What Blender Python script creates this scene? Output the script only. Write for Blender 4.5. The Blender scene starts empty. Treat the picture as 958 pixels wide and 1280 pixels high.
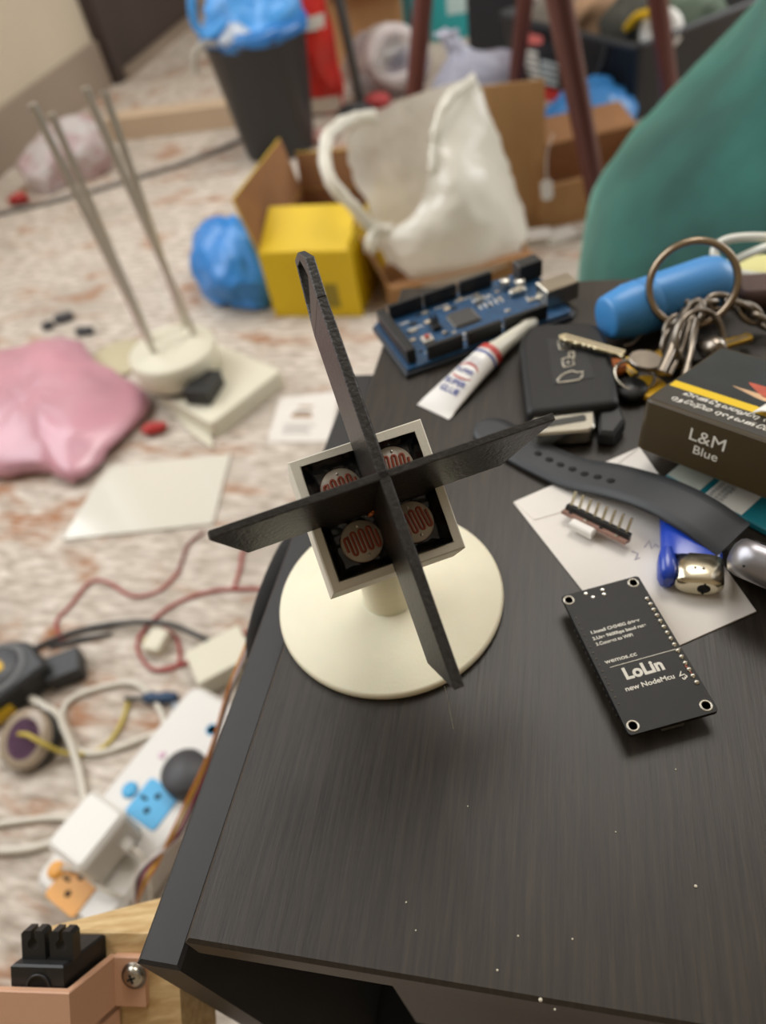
import bpy, math, random
from mathutils import Vector, Matrix, noise
random.seed(7)
sc = bpy.context.scene
COL = sc.collection
R = math.radians
S = 0.001            # all builders work in millimetres, table top at z = 0, carpet at z = -430
FL = -430.0
ZO = 430.0           # lifts the carpet to world z = 0

# ------------------------------------------------------------------ camera
PITCH, ROLL, CH, FPX, IW, IH = 0.8081063, -0.2119869, 235.737, 914.93, 958, 1280
FW = Vector((0, math.cos(PITCH), -math.sin(PITCH)))
_r = Vector((1, 0, 0)); _u = _r.cross(FW)
RT = math.cos(ROLL)*_r + math.sin(ROLL)*_u
UP = -math.sin(ROLL)*_r + math.cos(ROLL)*_u
CP = Vector((0, 0, CH))
cam = bpy.data.cameras.new('camera'); camo = bpy.data.objects.new('camera', cam); COL.objects.link(camo)
cam.sensor_fit = 'VERTICAL'; cam.sensor_height = 36.0; cam.lens = FPX/IH*36.0
cam.clip_start = 0.01; cam.clip_end = 60
camo.matrix_world = Matrix.Translation(((CP.x)*S, CP.y*S, (CP.z+ZO)*S)) @ Matrix((RT, UP, -FW)).transposed().to_4x4()
cam.dof.use_dof = True; cam.dof.focus_distance = 0.225; cam.dof.aperture_fstop = cam.lens/3.3
sc.camera = camo

# ------------------------------------------------------------------ world, lights, exposure
sc.view_settings.view_transform = 'Standard'; sc.view_settings.look = 'None'
sc.view_settings.exposure = 0.2; sc.view_settings.gamma = 1.0
w = bpy.data.worlds.new('world'); sc.world = w; w.use_nodes = True
w.node_tree.nodes['Background'].inputs[0].default_value = (0.80, 0.90, 1.0, 1)
w.node_tree.nodes['Background'].inputs[1].default_value = 0.5
EX = Vector((0.9397, -0.3420, 0)); EY = Vector((0.3420, 0.9397, 0))     # axes of the room
def room(x, y, z): return EX*x + EY*y + Vector((0, 0, z))
def area(name, pos, aim, sx, sy, power, col):
    l = bpy.data.lights.new(name, 'AREA'); l.shape = 'RECTANGLE'; l.size = sx; l.size_y = sy
    l.energy = power; l.color = col
    o = bpy.data.objects.new(name, l); COL.objects.link(o)
    p = (Vector(pos)+Vector((0, 0, ZO)))*S; a = (Vector(aim)+Vector((0, 0, ZO)))*S
    o.location = p; o.rotation_euler = (a-p).to_track_quat('-Z', 'Y').to_euler()
    return o
# daylight entering by the two windows of the room (built further down), in the right wall and in the left wall, both out of frame
area('window_light_right', room(2560, 2700, 1120), room(0, 1500, 300), 2.2, 1.5, 62, (0.97, 0.98, 1.0))
area('window_light_left', room(-1470, 700, 1120), room(0, 900, 300), 1.8, 1.5, 32, (0.96, 0.98, 1.0))
# ceiling lamp of the room
area('ceiling_lamp_light', room(100, 1500, 2120), room(100, 1500, 0), 1.0, 1.0, 26, (1.0, 0.96, 0.9))

# ------------------------------------------------------------------ helpers
def at(px, py, z):
    """world point (mm) on the horizontal plane z seen along pixel px, py of the calibrated camera"""
    d = FW + (px-IW/2)/FPX*RT + (IH/2-py)/FPX*UP
    return CP + d*((z-CH)/d.z)
def on_y(px, py, y):
    d = FW + (px-IW/2)/FPX*RT + (IH/2-py)/FPX*UP
    return CP + d*(y/d.y)
def lin(h):
    h = h.lstrip('#'); c = [int(h[i:i+2], 16)/255 for i in (0, 2, 4)]
    return tuple(x/12.92 if x <= .04045 else ((x+.055)/1.055)**2.4 for x in c) + (1,)
def spline(P, n=6, closed=False):
    P = [Vector(p) for p in P]; out = []; N = len(P)
    if N < 3: return P
    segs = N if closed else N-1
    for i in range(segs):
        g = (lambda k: P[k % N]) if closed else (lambda k: P[min(max(k, 0), N-1)])
        a, b, c, d = g(i-1), g(i), g(i+1), g(i+2)
        for k in range(n):
            t = k/n
            out.append(.5*((2*b)+(c-a)*t+(2*a-5*b+4*c-d)*t*t+(3*b-a-3*c+d)*t**3))
    if not closed: out.append(P[-1])
    return out
def rrect(x0, x1, y0, y1, r, n=4):
    out = []
    for cx, cy, a in ((x1-r, y1-r, 0), (x0+r, y1-r, 90), (x0+r, y0+r, 180), (x1-r, y0+r, 270)):
        for k in range(n+1):
            t = R(a+90*k/n); out.append((cx+r*math.cos(t), cy+r*math.sin(t)))
    return out
def circ(cx, cy, r, n=24, ry=None): return [(cx+r*math.cos(2*math.pi*k/n), cy+(ry or r)*math.sin(2*math.pi*k/n)) for k in range(n)]
def rpoly(P, r, n=3):
    """polygon with rounded corners"""
    P = [Vector((p[0], p[1])) for p in P]; out = []; N = len(P); rr = r if isinstance(r, (list, tuple)) else [r]*N
    for i in range(N):
        c = P[i]; a = P[i-1]-c; b = P[(i+1) % N]-c; d = min(rr[i], a.length*.49, b.length*.49)
        p, q = c+a.normalized()*d, c+b.normalized()*d
        for k in range(n+1): t = k/n; w_ = p*(1-t)**2+c*2*t*(1-t)+q*t*t; out.append((w_.x, w_.y))
    return out
def inset(P, d):
    n = len(P); out = []
    for i in range(n):
        p, c, q = Vector(P[i-1]), Vector(P[i]), Vector(P[(i+1) % n])
        a = (c-p); b = (q-c)
        if a.length < 1e-6: a = b
        if b.length < 1e-6: b = a
        a.normalize(); b.normalize()
        na = Vector((-a.y, a.x)); nb = Vector((-b.y, b.x)); m = na+nb
        if m.length < 1e-6: m = na
        m.normalize(); k = max(.35, m.dot(na))
        out.append(tuple(c+m*d/k))
    return out
def area2(P): return sum(P[i-1][0]*P[i][1]-P[i][0]*P[i-1][1] for i in range(len(P)))

class MB:
    def __init__(s): s.v, s.f, s.mi, s.sm = [], [], [], []
    def add(s, V, F, M=None, m=0, sm=False):
        o = len(s.v)
        s.v += [(M @ Vector(p)) if M else Vector(p) for p in V]
        for f in F: s.f.append([i+o for i in f]); s.mi.append(m); s.sm.append(sm)
        return s
    def prism(s, P, z0, z1, ch=0, M=None, m=0, sm=False):
        P = [tuple(p[:2]) for p in P]
        if area2(P) < 0: P = P[::-1]
        n = len(P)
        if ch:
            Q = inset(P, ch); L = [(Q, z0), (P, z0+ch), (P, z1-ch), (Q, z1)]
        else: L = [(P, z0), (P, z1)]
        V = [(x, y, z) for q, z in L for x, y in q]; k = len(L)
        F = [list(range(n))[::-1], [(k-1)*n+i for i in range(n)]]
        for l in range(k-1):
            for i in range(n): j = (i+1) % n; F.append([l*n+i, l*n+j, (l+1)*n+j, (l+1)*n+i])
        return s.add(V, F, M, m, sm)
    def box(s, x0, x1, y0, y1, z0, z1, ch=0, M=None, m=0):
        return s.prism([(x0, y0), (x1, y0), (x1, y1), (x0, y1)], z0, z1, ch, M, m)
    def rings(s, L, M=None, m=0, sm=True, closed=True, cap=True, loop=False):
        n = len(L[0]); V = [p for r in L for p in r]; F = []; k = len(L)
        for l in range(k if loop else k-1):
            a, b = l*n, ((l+1) % k)*n
            for i in range(n if closed else n-1):
                j = (i+1) % n; F.append([a+i, a+j, b+j, b+i])
        s.add(V, F, M, m, sm)
        if cap and closed and not loop:
            s.add(L[0], [list(range(n))[::-1]], M, m, False); s.add(L[-1], [list(range(n))], M, m, False)
        return s
    def lathe(s, prof, n=32, M=None, m=0, sm=True):
        return s.rings([[(r*math.cos(2*math.pi*k/n), r*math.sin(2*math.pi*k/n), z) for k in range(n)] for r, z in prof], M, m, sm)
    def tube(s, P, r, n=8, closed=False, M=None, m=0, flat=1.0):
        P = [Vector(p) for p in P]; N = len(P); rs = r if isinstance(r, (list, tuple)) else [r]*N
        L = []; nrm = None
        for i in range(N):
            t = (P[(i+1) % N]-P[i-1]) if closed else (P[min(i+1, N-1)]-P[max(i-1, 0)])
            if t.length < 1e-9: t = Vector((0, 0, 1))
            t.normalize()
            if nrm is None: nrm = Vector((0, 0, 1)) if abs(t.z) < .9 else Vector((1, 0, 0))
            nrm = (nrm-t*nrm.dot(t)); nrm.normalize(); b = t.cross(nrm)
            L.append([P[i]+(nrm*math.cos(2*math.pi*k/n)*flat+b*math.sin(2*math.pi*k/n))*rs[i] for k in range(n)])
        return s.rings(L, M, m, True, True, not closed, closed)
    def sheet(s, rows, M=None, m=0, sm=True):
        return s.rings(rows, M, m, sm, False, False)
    def build(s, name, mats, parent=None, loc=(0, 0, 0), rz=0, solid=0, sub=0):
        me = bpy.data.meshes.new(name)
        me.from_pydata([tuple(p*S) for p in s.v], [], s.f)
        for mm in (mats if isinstance(mats, (list, tuple)) else [mats]): me.materials.append(mm)
        me.polygons.foreach_set('material_index', s.mi); me.polygons.foreach_set('use_smooth', s.sm)
        me.update()
        o = bpy.data.objects.new(name, me); COL.objects.link(o)
        if parent: o.parent = parent
        else: o.location = ((loc[0])*S, loc[1]*S, (loc[2]+ZO)*S)
        o.rotation_euler = (0, 0, rz)
        if solid:
            md = o.modifiers.new('thickness', 'SOLIDIFY'); md.thickness = solid*S; md.offset = 0
        if sub:
            md = o.modifiers.new('smooth', 'SUBSURF'); md.levels = md.render_levels = sub
        return o
def tag(o, label=None, cat=None, group=None, kind=None):
    for k, v in (('label', label), ('category', cat), ('group', group), ('kind', kind)):
        if v: o[k] = v
    return o
def thing(name, label, cat, loc=(0, 0, 0), rz=0, group=None):
    o = bpy.data.objects.new(name, None); COL.objects.link(o); o.empty_display_size = .01
    o.location = (loc[0]*S, loc[1]*S, (loc[2]+ZO)*S); o.rotation_euler = (0, 0, rz)
    return tag(o, label, cat, group)
class Loc:
    """local frame (mm) of a thing"""
    def __init__(s, loc, rz): s.o = Vector(loc); s.rz = rz; s.m = Matrix.Rotation(-rz, 3, 'Z')
    def w(s, p): return s.m @ (Vector(p)-s.o)
    def px(s, x, y, z): return s.w(at(x, y, z))
    def py(s, x, y, Y): return s.w(on_y(x, y, Y))
def T(x, y, z): return Matrix.Translation((x, y, z))
def RX(a): return Matrix.Rotation(R(a), 4, 'X')
def RY(a): return Matrix.Rotation(R(a), 4, 'Y')
def RZ(a): return Matrix.Rotation(R(a), 4, 'Z')
def dup(o, parent=None, mat=None):
    c = o.copy(); COL.objects.link(c)
    if parent: c.parent = parent
    return c
def text(body, size, mat, parent, M, name='lettering', bold=0.0, align='LEFT', shear=0, sx=1.0, sp=1.0):
    cu = bpy.data.curves.new(name, 'FONT'); cu.body = body; cu.size = size*S; cu.extrude = 0.00003
    cu.offset = bold*S; cu.align_x = align; cu.shear = shear; cu.space_character = sp
    cu.materials.append(mat)
    Mm = M.copy(); Mm.translation = M.translation*S
    TEXTS.append((name, cu, parent, Mm @ Matrix.Diagonal((sx, 1, 1, 1)), mat))
TEXTS = []
def flush_text():
    """turn the collected lettering into plain meshes"""
    tmp = []
    for name, cu, parent, M, m in TEXTS:
        o = bpy.data.objects.new(name, cu); COL.objects.link(o); tmp.append(o)
    dg = bpy.context.evaluated_depsgraph_get(); dg.update()
    for (name, cu, parent, M, m), o in zip(TEXTS, tmp):
        me = bpy.data.meshes.new_from_object(o.evaluated_get(dg)); me.name = name
        q = bpy.data.objects.new(name, me); COL.objects.link(q); q.parent = parent; q.matrix_local = M
    for o in tmp: bpy.data.objects.remove(o)

# ------------------------------------------------------------------ materials
MATS = {}
def mat(name, hexc, rough=.5, metal=0, var=0, vs=60, bump=0, bs=300, stretch=(1, 1, 1), spec=.5, trans=0, alpha=1, coat=0, sss=0, col2=None):
    if name in MATS: return MATS[name]
    m = bpy.data.materials.new(name); m.use_nodes = True; nt = m.node_tree; N = nt.nodes; L = nt.links
    b = N['Principled BSDF']; c = lin(hexc)
    b.inputs['Base Color'].default_value = c; b.inputs['Roughness'].default_value = rough
    b.inputs['Metallic'].default_value = metal; b.inputs['Specular IOR Level'].default_value = spec
    if trans: b.inputs['Transmission Weight'].default_value = trans
    if coat: b.inputs['Coat Weight'].default_value = coat
    if sss:
        b.inputs['Subsurface Weight'].default_value = sss; b.inputs['Subsurface Scale'].default_value = .004
    if alpha < 1: b.inputs['Alpha'].default_value = alpha
    if var or bump:
        tc = N.new('ShaderNodeTexCoord'); mp = N.new('ShaderNodeMapping'); mp.inputs['Scale'].default_value = stretch
        L.new(tc.outputs['Object'], mp.inputs['Vector'])
    if var:
        nz = N.new('ShaderNodeTexNoise'); nz.inputs['Scale'].default_value = vs; nz.inputs['Detail'].default_value = 4
        L.new(mp.outputs[0], nz.inputs['Vector'])
        rp = N.new('ShaderNodeValToRGB'); rp.color_ramp.elements[0].position = .3; rp.color_ramp.elements[1].position = .7
        c2 = lin(col2) if col2 else None
        rp.color_ramp.elements[0].color = c2 or tuple(x*(1-var) for x in c[:3])+(1,)
        rp.color_ramp.elements[1].color = c if c2 else tuple(min(1, x*(1+var)) for x in c[:3])+(1,)
        L.new(nz.outputs[0], rp.inputs[0]); L.new(rp.outputs[0], b.inputs['Base Color'])
    if bump:
        nb = N.new('ShaderNodeTexNoise'); nb.inputs['Scale'].default_value = bs; nb.inputs['Detail'].default_value = 3
        L.new(mp.outputs[0], nb.inputs['Vector'])
        bp = N.new('ShaderNodeBump'); bp.inputs['Strength'].default_value = bump; bp.inputs['Distance'].default_value = .001
        L.new(nb.outputs[0], bp.inputs['Height']); L.new(bp.outputs[0], b.inputs['Normal'])
    MATS[name] = m
    return m
def film(name, hexc, opac=.6, rough=.35, col2=None, vs=20):
    """thin plastic film: part diffuse, part translucent, part see-through"""
    m = bpy.data.materials.new(name); m.use_nodes = True; nt = m.node_tree; N = nt.nodes; L = nt.links
    for n in list(N): N.remove(n)
    out = N.new('ShaderNodeOutputMaterial'); d = N.new('ShaderNodeBsdfDiffuse'); t = N.new('ShaderNodeBsdfTranslucent')
    g = N.new('ShaderNodeBsdfGlossy'); tr = N.new('ShaderNodeBsdfTransparent')
    c = lin(hexc)
    for n in (d, t): n.inputs['Color'].default_value = c
    if col2:
        tc = N.new('ShaderNodeTexCoord'); nz = N.new('ShaderNodeTexNoise'); nz.inputs['Scale'].default_value = vs
        rp = N.new('ShaderNodeValToRGB'); rp.color_ramp.elements[0].position = .42; rp.color_ramp.elements[1].position = .56
        rp.color_ramp.elements[0].color = c; rp.color_ramp.elements[1].color = lin(col2)
        L.new(tc.outputs['Object'], nz.inputs['Vector']); L.new(nz.outputs[0], rp.inputs[0])
        L.new(rp.outputs[0], d.inputs['Color']); L.new(rp.outputs[0], t.inputs['Color'])
    g.inputs['Roughness'].default_value = rough
    m1 = N.new('ShaderNodeMixShader'); m1.inputs[0].default_value = .4; L.new(d.outputs[0], m1.inputs[1]); L.new(t.outputs[0], m1.inputs[2])
    m2 = N.new('ShaderNodeMixShader'); m2.inputs[0].default_value = .07; L.new(m1.outputs[0], m2.inputs[1]); L.new(g.outputs[0], m2.inputs[2])
    m3 = N.new('ShaderNodeMixShader'); m3.inputs[0].default_value = opac; L.new(tr.outputs[0], m3.inputs[1]); L.new(m2.outputs[0], m3.inputs[2])
    L.new(m3.outputs[0], out.inputs['Surface']); MATS[name] = m
    return m
def carpet_mat():
    m = bpy.data.materials.new('carpet'); m.use_nodes = True; nt = m.node_tree; N = nt.nodes; L = nt.links; b = N['Principled BSDF']
    tc = N.new('ShaderNodeTexCoord')
    def nz(scale, det, st, dist=0):
        mp = N.new('ShaderNodeMapping'); mp.inputs['Scale'].default_value = st; mp.inputs['Rotation'].default_value = (0, 0, R(8))
        L.new(tc.outputs['Object'], mp.inputs['Vector'])
        n = N.new('ShaderNodeTexNoise'); n.inputs['Scale'].default_value = scale; n.inputs['Detail'].default_value = det; n.inputs['Distortion'].default_value = dist
        L.new(mp.outputs[0], n.inputs['Vector']); return n
    def ramp(n, a, b2, c0=(0, 0, 0, 1), c1=(1, 1, 1, 1)):
        r = N.new('ShaderNodeValToRGB'); r.color_ramp.elements[0].position = a; r.color_ramp.elements[1].position = b2
        r.color_ramp.elements[0].color = c0; r.color_ramp.elements[1].color = c1; L.new(n.outputs[0], r.inputs[0]); return r
    def mix(f, a, c):
        x = N.new('ShaderNodeMix'); x.data_type = 'RGBA'
        L.new(f.outputs[0], x.inputs[0]); L.new(a, x.inputs[6])
        if isinstance(c, tuple): x.inputs[7].default_value = c
        else: L.new(c, x.inputs[7])
        return x.outputs[2]
    base = ramp(nz(70, 4, (.5, 1.6, 1)), .3, .7, lin('A09284'), lin('E0D6CA'))
    gy = ramp(nz(7, 5, (.8, 1.2, 1)), .5, .72)
    c = mix(gy, base.outputs[0], lin('AFA498'))
    rust = ramp(nz(13, 6, (.7, 1.25, 1), .6), .535, .66)
    brk = ramp(nz(90, 3, (.45, 1.8, 1)), .30, .62)
    mm = N.new('ShaderNodeMath'); mm.operation = 'MULTIPLY'; L.new(rust.outputs[0], mm.inputs[0]); L.new(brk.outputs[0], mm.inputs[1])
    c = mix(mm, c, lin('A2714F'))
    L.new(c, b.inputs['Base Color']); b.inputs['Roughness'].default_value = .95; b.inputs['Specular IOR Level'].default_value = .1
    bp = N.new('ShaderNodeBump'); bp.inputs['Strength'].default_value = .8; bp.inputs['Distance'].default_value = .006
    L.new(nz(150, 3, (.5, 1.6, 1)).outputs[0], bp.inputs['Height']); L.new(bp.outputs[0], b.inputs['Normal'])
    return m
def wood_black():
    m = bpy.data.materials.new('black_brown_veneer'); m.use_nodes = True; nt = m.node_tree; N = nt.nodes; L = nt.links; b = N['Principled BSDF']
    tc = N.new('ShaderNodeTexCoord'); mp = N.new('ShaderNodeMapping'); mp.inputs['Scale'].default_value = (1, .05, 1)
    L.new(tc.outputs['Object'], mp.inputs['Vector'])
    n = N.new('ShaderNodeTexNoise'); n.inputs['Scale'].default_value = 620; n.inputs['Detail'].default_value = 5; n.inputs['Roughness'].default_value = .65
    L.new(mp.outputs[0], n.inputs['Vector'])
    r = N.new('ShaderNodeValToRGB'); r.color_ramp.elements[0].position = .32; r.color_ramp.elements[1].position = .68
    r.color_ramp.elements[0].color = lin('1F1A15'); r.color_ramp.elements[1].color = lin('332C24')
    L.new(n.outputs[0], r.inputs[0]); L.new(r.outputs[0], b.inputs['Base Color'])
    b.inputs['Roughness'].default_value = .42; b.inputs['Specular IOR Level'].default_value = .42
    bp = N.new('ShaderNodeBump'); bp.inputs['Strength'].default_value = .25; bp.inputs['Distance'].default_value = .0004
    L.new(n.outputs[0], bp.inputs['Height']); L.new(bp.outputs[0], b.inputs['Normal'])
    return m
def pine():
    m = bpy.data.materials.new('pine'); m.use_nodes = True; nt = m.node_tree; N = nt.nodes; L = nt.links; b = N['Principled BSDF']
    tc = N.new('ShaderNodeTexCoord'); mp = N.new('ShaderNodeMapping'); mp.inputs['Scale'].default_value = (.25, 1, .6); mp.inputs['Rotation'].default_value = (0, 0, R(20))
    L.new(tc.outputs['Object'], mp.inputs['Vector'])
    n = N.new('ShaderNodeTexNoise'); n.inputs['Scale'].default_value = 260; n.inputs['Detail'].default_value = 4
    L.new(mp.outputs[0], n.inputs['Vector'])
    r = N.new('ShaderNodeValToRGB'); r.color_ramp.elements[0].position = .3; r.color_ramp.elements[1].position = .7
    r.color_ramp.elements[0].color = lin('B7935F'); r.color_ramp.elements[1].color = lin('DCC08E')
    L.new(n.outputs[0], r.inputs[0]); L.new(r.outputs[0], b.inputs['Base Color']); b.inputs['Roughness'].default_value = .75
    bp = N.new('ShaderNodeBump'); bp.inputs['Strength'].default_value = .6; bp.inputs['Distance'].default_value = .001
    L.new(n.outputs[0], bp.inputs['Height']); L.new(bp.outputs[0], b.inputs['Normal'])
    return m
CARPET, VENEER, PINE = carpet_mat(), wood_black(), pine()
WALLP = mat('wall_paint', 'BFB29C', .9, var=.03, vs=3)
SKIRT = mat('skirting_beige', '8F8070', .6, var=.04, vs=4)
DOORM = mat('door_dark_brown', '3B302D', .5, var=.1, vs=8, stretch=(1, 1, .1))
IVORY = mat('ivory_plastic', 'DDD7BE', .5, var=.03, vs=60, bump=.06, bs=900, stretch=(1, 1, 6), sss=.15)
WHITEF = mat('white_print_frame', 'D8D2C2', .5, bump=.08, bs=900)
BLKPLA = mat('black_print_plastic', '242220', .4, var=.5, vs=900, bump=.25, bs=900)  # fine colour speckle puts the glints of the printed faces into the base colour
BLKMAT = mat('black_plastic', '1B1B1B', .45)
BLKGLS = mat('black_gloss', '0E0F10', .22, bump=.5, bs=110)
BLKSOFT = mat('black_rubber', '2C2E30', .7)
SILVER = mat('silver_metal', 'B9B4A8', .25, 1)
STEEL = mat('dull_steel', '8C8378', .32, 1, var=.15, vs=90)
GOLD = mat('brass', 'C9A44A', .3, 1)
TIN = mat('solder', 'D8D3C6', .3, 1)
WHITE = mat('white_plastic', 'E4E1DA', .45)
PAPER = mat('white_paper', 'DAD4CC', .8, var=.02, vs=20)
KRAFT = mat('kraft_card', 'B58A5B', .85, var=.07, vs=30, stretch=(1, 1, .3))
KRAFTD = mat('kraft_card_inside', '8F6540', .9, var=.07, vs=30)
PRINTW = mat('white_print', 'D9D5CA', .6)

# ------------------------------------------------------------------ the setting
def wbox(name, x0, x1, y0, y1, z0, z1, m, kind='structure', parent=None, ch=0):
    o = MB().box(x0, x1, y0, y1, z0, z1, ch).build(name, m, None if parent is None else parent)
    if parent is None:
        o.location = (0, 0, ZO*S); o.rotation_euler = (0, 0, R(-20))
        o['kind'] = kind
    return o
XL, XR, YN, YF = -1515, 2600, -2000, 4100
wbox('floor', XL-60, XR+60, YN-60, YF+60, FL-40, FL, CARPET)
wbox('ceiling', XL-60, XR+60, YN-60, YF+60, 2170, 2230, mat('ceiling_white', 'E6E2DA', .9))
wbox('wall_near', XL, XR, YN-60, YN, FL, 2170, WALLP)
wbox('wall_far', XL, XR, YF, YF+60, FL, 2170, WALLP)
def window(n, wall, ax, c0, c1, w0, w1):
    """wall with an opening between c0..c1 along it, heights 320..1920, frame and panes"""
    z0, z1 = 320, 1920
    mb = MB()
    def seg(a0, a1, za, zb, t0, t1, mm=mb):
        if ax == 'x': mm.box(t0, t1, a0, a1, za, zb)
        else: mm.box(a0, a1, t0, t1, za, zb)
    e0, e1 = (YN, YF) if ax == 'x' else (XL, XR)
    seg(e0, c0, FL, 2170, w0, w1); seg(c1, e1, FL, 2170, w0, w1); seg(c0, c1, FL, z0, w0, w1); seg(c0, c1, z1, 2170, w0, w1)
    o = mb.build(wall, WALLP); o.location = (0, 0, ZO*S); o.rotation_euler = (0, 0, R(-20)); o['kind'] = 'structure'
    fr = MB(); tm = (w0+w1)/2
    for k in range(4):
        a = c0+(c1-c0-50)*k/3; seg(a, a+50, z0, z1, tm-20, tm+20, fr)
    seg(c0, c1, z0, z0+50, tm-20, tm+20, fr); seg(c0, c1, z1-50, z1, tm-20, tm+20, fr)
    f = fr.build('window_%d' % n, WHITE); f.location = (0, 0, ZO*S); f.rotation_euler = (0, 0, R(-20)); f['kind'] = 'structure'
    return f
window(1, 'wall_right', 'x', 1600, 3800, XR, XR+60)
window(2, 'wall_left', 'x', -200, 1600, XL-60, XL)
wbox('baseboard_left', XL, XL+14, YN, 2440, FL, FL+130, SKIRT, ch=3)
wbox('baseboard_left', XL, XL+14, 3190, YF, FL, FL+130, SKIRT, ch=3)
d1 = MB().box(XL, XL+40, 2480, 3150, FL+30, 1600, 4).build('door_1', DOORM); d1.location = (0, 0, ZO*S); d1.rotation_euler = (0, 0, R(-20)); d1['kind'] = 'structure'
wbox('trim_1', XL, XL+46, 2440, 2480, FL, 1640, DOORM); wbox('trim_2', XL, XL+46, 3150, 3190, FL, 1640, DOORM)
wbox('trim_3', XL, XL+60, 2480, 3150, FL, FL+30, SKIRT)

# ------------------------------------------------------------------ the dark nightstand table
A = Vector((.3452, .9385, 0)); B = Vector((.948, -.3184, 0))          # along its left edge, along its front edge
TO = at(230, 1177, 0)
TRZ = math.atan2(B.y, B.x); TL = Loc(TO, TRZ)
table = thing('table', 'black-brown wooden table with a fine grain top, in front on the right', 'table', (TO.x, TO.y, FL), TRZ)
def tl(a, c): v = TL.w(TO+A*a+B*c); return (v.x, v.y)
H = -FL
MB().prism([tl(0, 0), tl(0, 420), tl(363, 420), tl(363, 0)], H-15, H, 1.2).build('table_top', VENEER, table)
EDGE = mat('black_panel', '1E1D1D', .5, var=.1, vs=120)
MB().prism([tl(-5, -21), tl(-5, -6), tl(299, -6), tl(299, -21)], 0, H-17, 1.2).build('side_panel', EDGE, table)
MB().prism([tl(-5, 426), tl(-5, 441), tl(299, 441), tl(299, 426)], 0, H-17, 1.2).build('side_panel', EDGE, table)
MB().prism([tl(335, -6), tl(335, 426), tl(350, 426), tl(350, -6)], 0, H-15, 1).build('back_panel', EDGE, table)
MB().prism([tl(28, -6), tl(28, 426), tl(335, 426), tl(335, -6)], 40, 56, 1).build('shelf', EDGE, table)
MB().prism([tl(9, 52), tl(9, 380), tl(24, 380), tl(24, 52)], H-150, H-15.2, 1).build('drawer_front', VENEER, table)
rl = MB()
rl.prism([tl(10, 26), tl(10, 37), tl(330, 37), tl(330, 26)], H-60, H-28, .5)
rl.prism([tl(16, 37), tl(16, 42), tl(330, 42), tl(330, 37)], H-52, H-36, .5)
tag(rl.build('drawer_runner', mat('runner_grey', '6E665C', .5, .6), table), 'grey metal drawer runner')
MB().prism([tl(25, -6), tl(25, 52), tl(330, 52), tl(330, -6)], H-20, H-15.2).build('rail', EDGE, table)

# crumbs on the table
crumb = mat('crumb', 'C9C2AE', .9)
CRL = ['largest pale crumb at the near edge of the table top', 'single pale crumb on the right part of the table top', 'pale crumb a little left of and above the largest edge crumb', 'tiny crumb just beside the largest crumb at the near table edge', 'crumb right of the middle of the near table half, left one of a close pair', 'crumb right of the middle of the near table half, right one of a close pair', 'crumb nearest the left near corner of the table, upper one of two', 'crumb nearest the left near corner of the table, lower one of two', 'tiny crumb just below the black circuit board', 'crumb on the table below the end of the thin plastic hair', 'crumb on the table below and left of the black circuit board']
for k, (x, y, r) in enumerate([(676, 1250, .55), (870, 1108, .5), (622, 1213, .35), (694, 1262, .3), (648, 1170, .3), (716, 1174, .3), (508, 1128, .3), (520, 1163, .25), (845, 962, .3), (585, 1008, .25), (770, 1040, .25)]):
    p = at(x, y, 0)
    o = MB().lathe([(0.01, 0), (r, r*.3), (r*.8, r*.9), (0.01, r*1.2)], 7).build('crumb', crumb, None, (p.x, p.y, 0))
    tag(o, CRL[k], 'crumb', 'crumbs on the table')

# ------------------------------------------------------------------ light sensor with crossed vanes on a round stand
dp = Vector((-4.4, 177.0, 0))
sensor = thing('light_sensor', 'cream round stand carrying a tilted square head of light cells and crossed black vanes', 'sensor', dp)
MB().lathe([(0.01, 0), (42.8, 0), (44.5, .8), (44.8, 2), (44.5, 3.4), (43.6, 4), (0.01, 4)], 96).build('base', IVORY, sensor)
hc = Vector((-.6835, 152.0827, 81.094))-dp
hN = Vector((.153, -.5405, .8273)).normalized(); hx = Vector((.9803, .1887, -.058)); hx = (hx-hN*hx.dot(hN)).normalized(); hy = hN.cross(hx)
HM = Matrix((hx, hy, hN)).transposed().to_4x4(); HM.translation = hc
MB().lathe([(10.9, 3.9), (10.6, 5.2), (10.3, 7), (10.2, 44), (9, 50), (6, 53), (0.01, 54)], 40).build('post', IVORY, sensor)
bk = MB().prism(rrect(-12, 12, -14, 14, 3), -34, -18.4, 1, HM)
bk.build('tilt_block', IVORY, sensor)
def frame_poly(): return [(-21.8, 19.6), (21.0, 20.9), (20.3, -20.9), (-21.3, -21.4)]
fr = MB(); Po = frame_poly(); Pi = [(-18.5, 17.0), (17.6, 17.3), (17.2, -18.1), (-18.4, -18.6)]
n = 4; V = []; F = []
for P, z in ((Po, -18), (Po, -.4), (inset(Po[::-1], .4)[::-1], 0), (inset(Pi[::-1], -.3)[::-1], 0), (Pi, -.4), (Pi, -9)): V += [(x, y, z) for x, y in P]
for l in range(5):
    for i in range(4): j = (i+1) % 4; F.append([l*4+i, (l+1)*4+i, (l+1)*4+j, l*4+j][::1])
F.append([0, 1, 2, 3]); fr.add(V, F, HM)
fr.build('frame', WHITEF, sensor)
tp = MB()
NX = 44
rows = []
for j in range(NX):
    row = []
    for i in range(NX):
        u, v = i/(NX-1), j/(NX-1)
        x = (Pi[0][0]*(1-u)+Pi[1][0]*u)*(1-v)+(Pi[3][0]*(1-u)+Pi[2][0]*u)*v
        y = (Pi[0][1]*(1-u)+Pi[1][1]*u)*(1-v)+(Pi[3][1]*(1-u)+Pi[2][1]*u)*v
        e = max(abs(u-.5), abs(v-.5))
        z = -2.6+.9*abs(noise.noise(Vector((x*.22, y*.13, 3))))+.5*noise.noise(Vector((x*.5, y*.6, 9)))+(3.5*max(0, (e-.44)/.06))
        row.append((x*.995, y*.995, z))
    rows.append(row)
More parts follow.
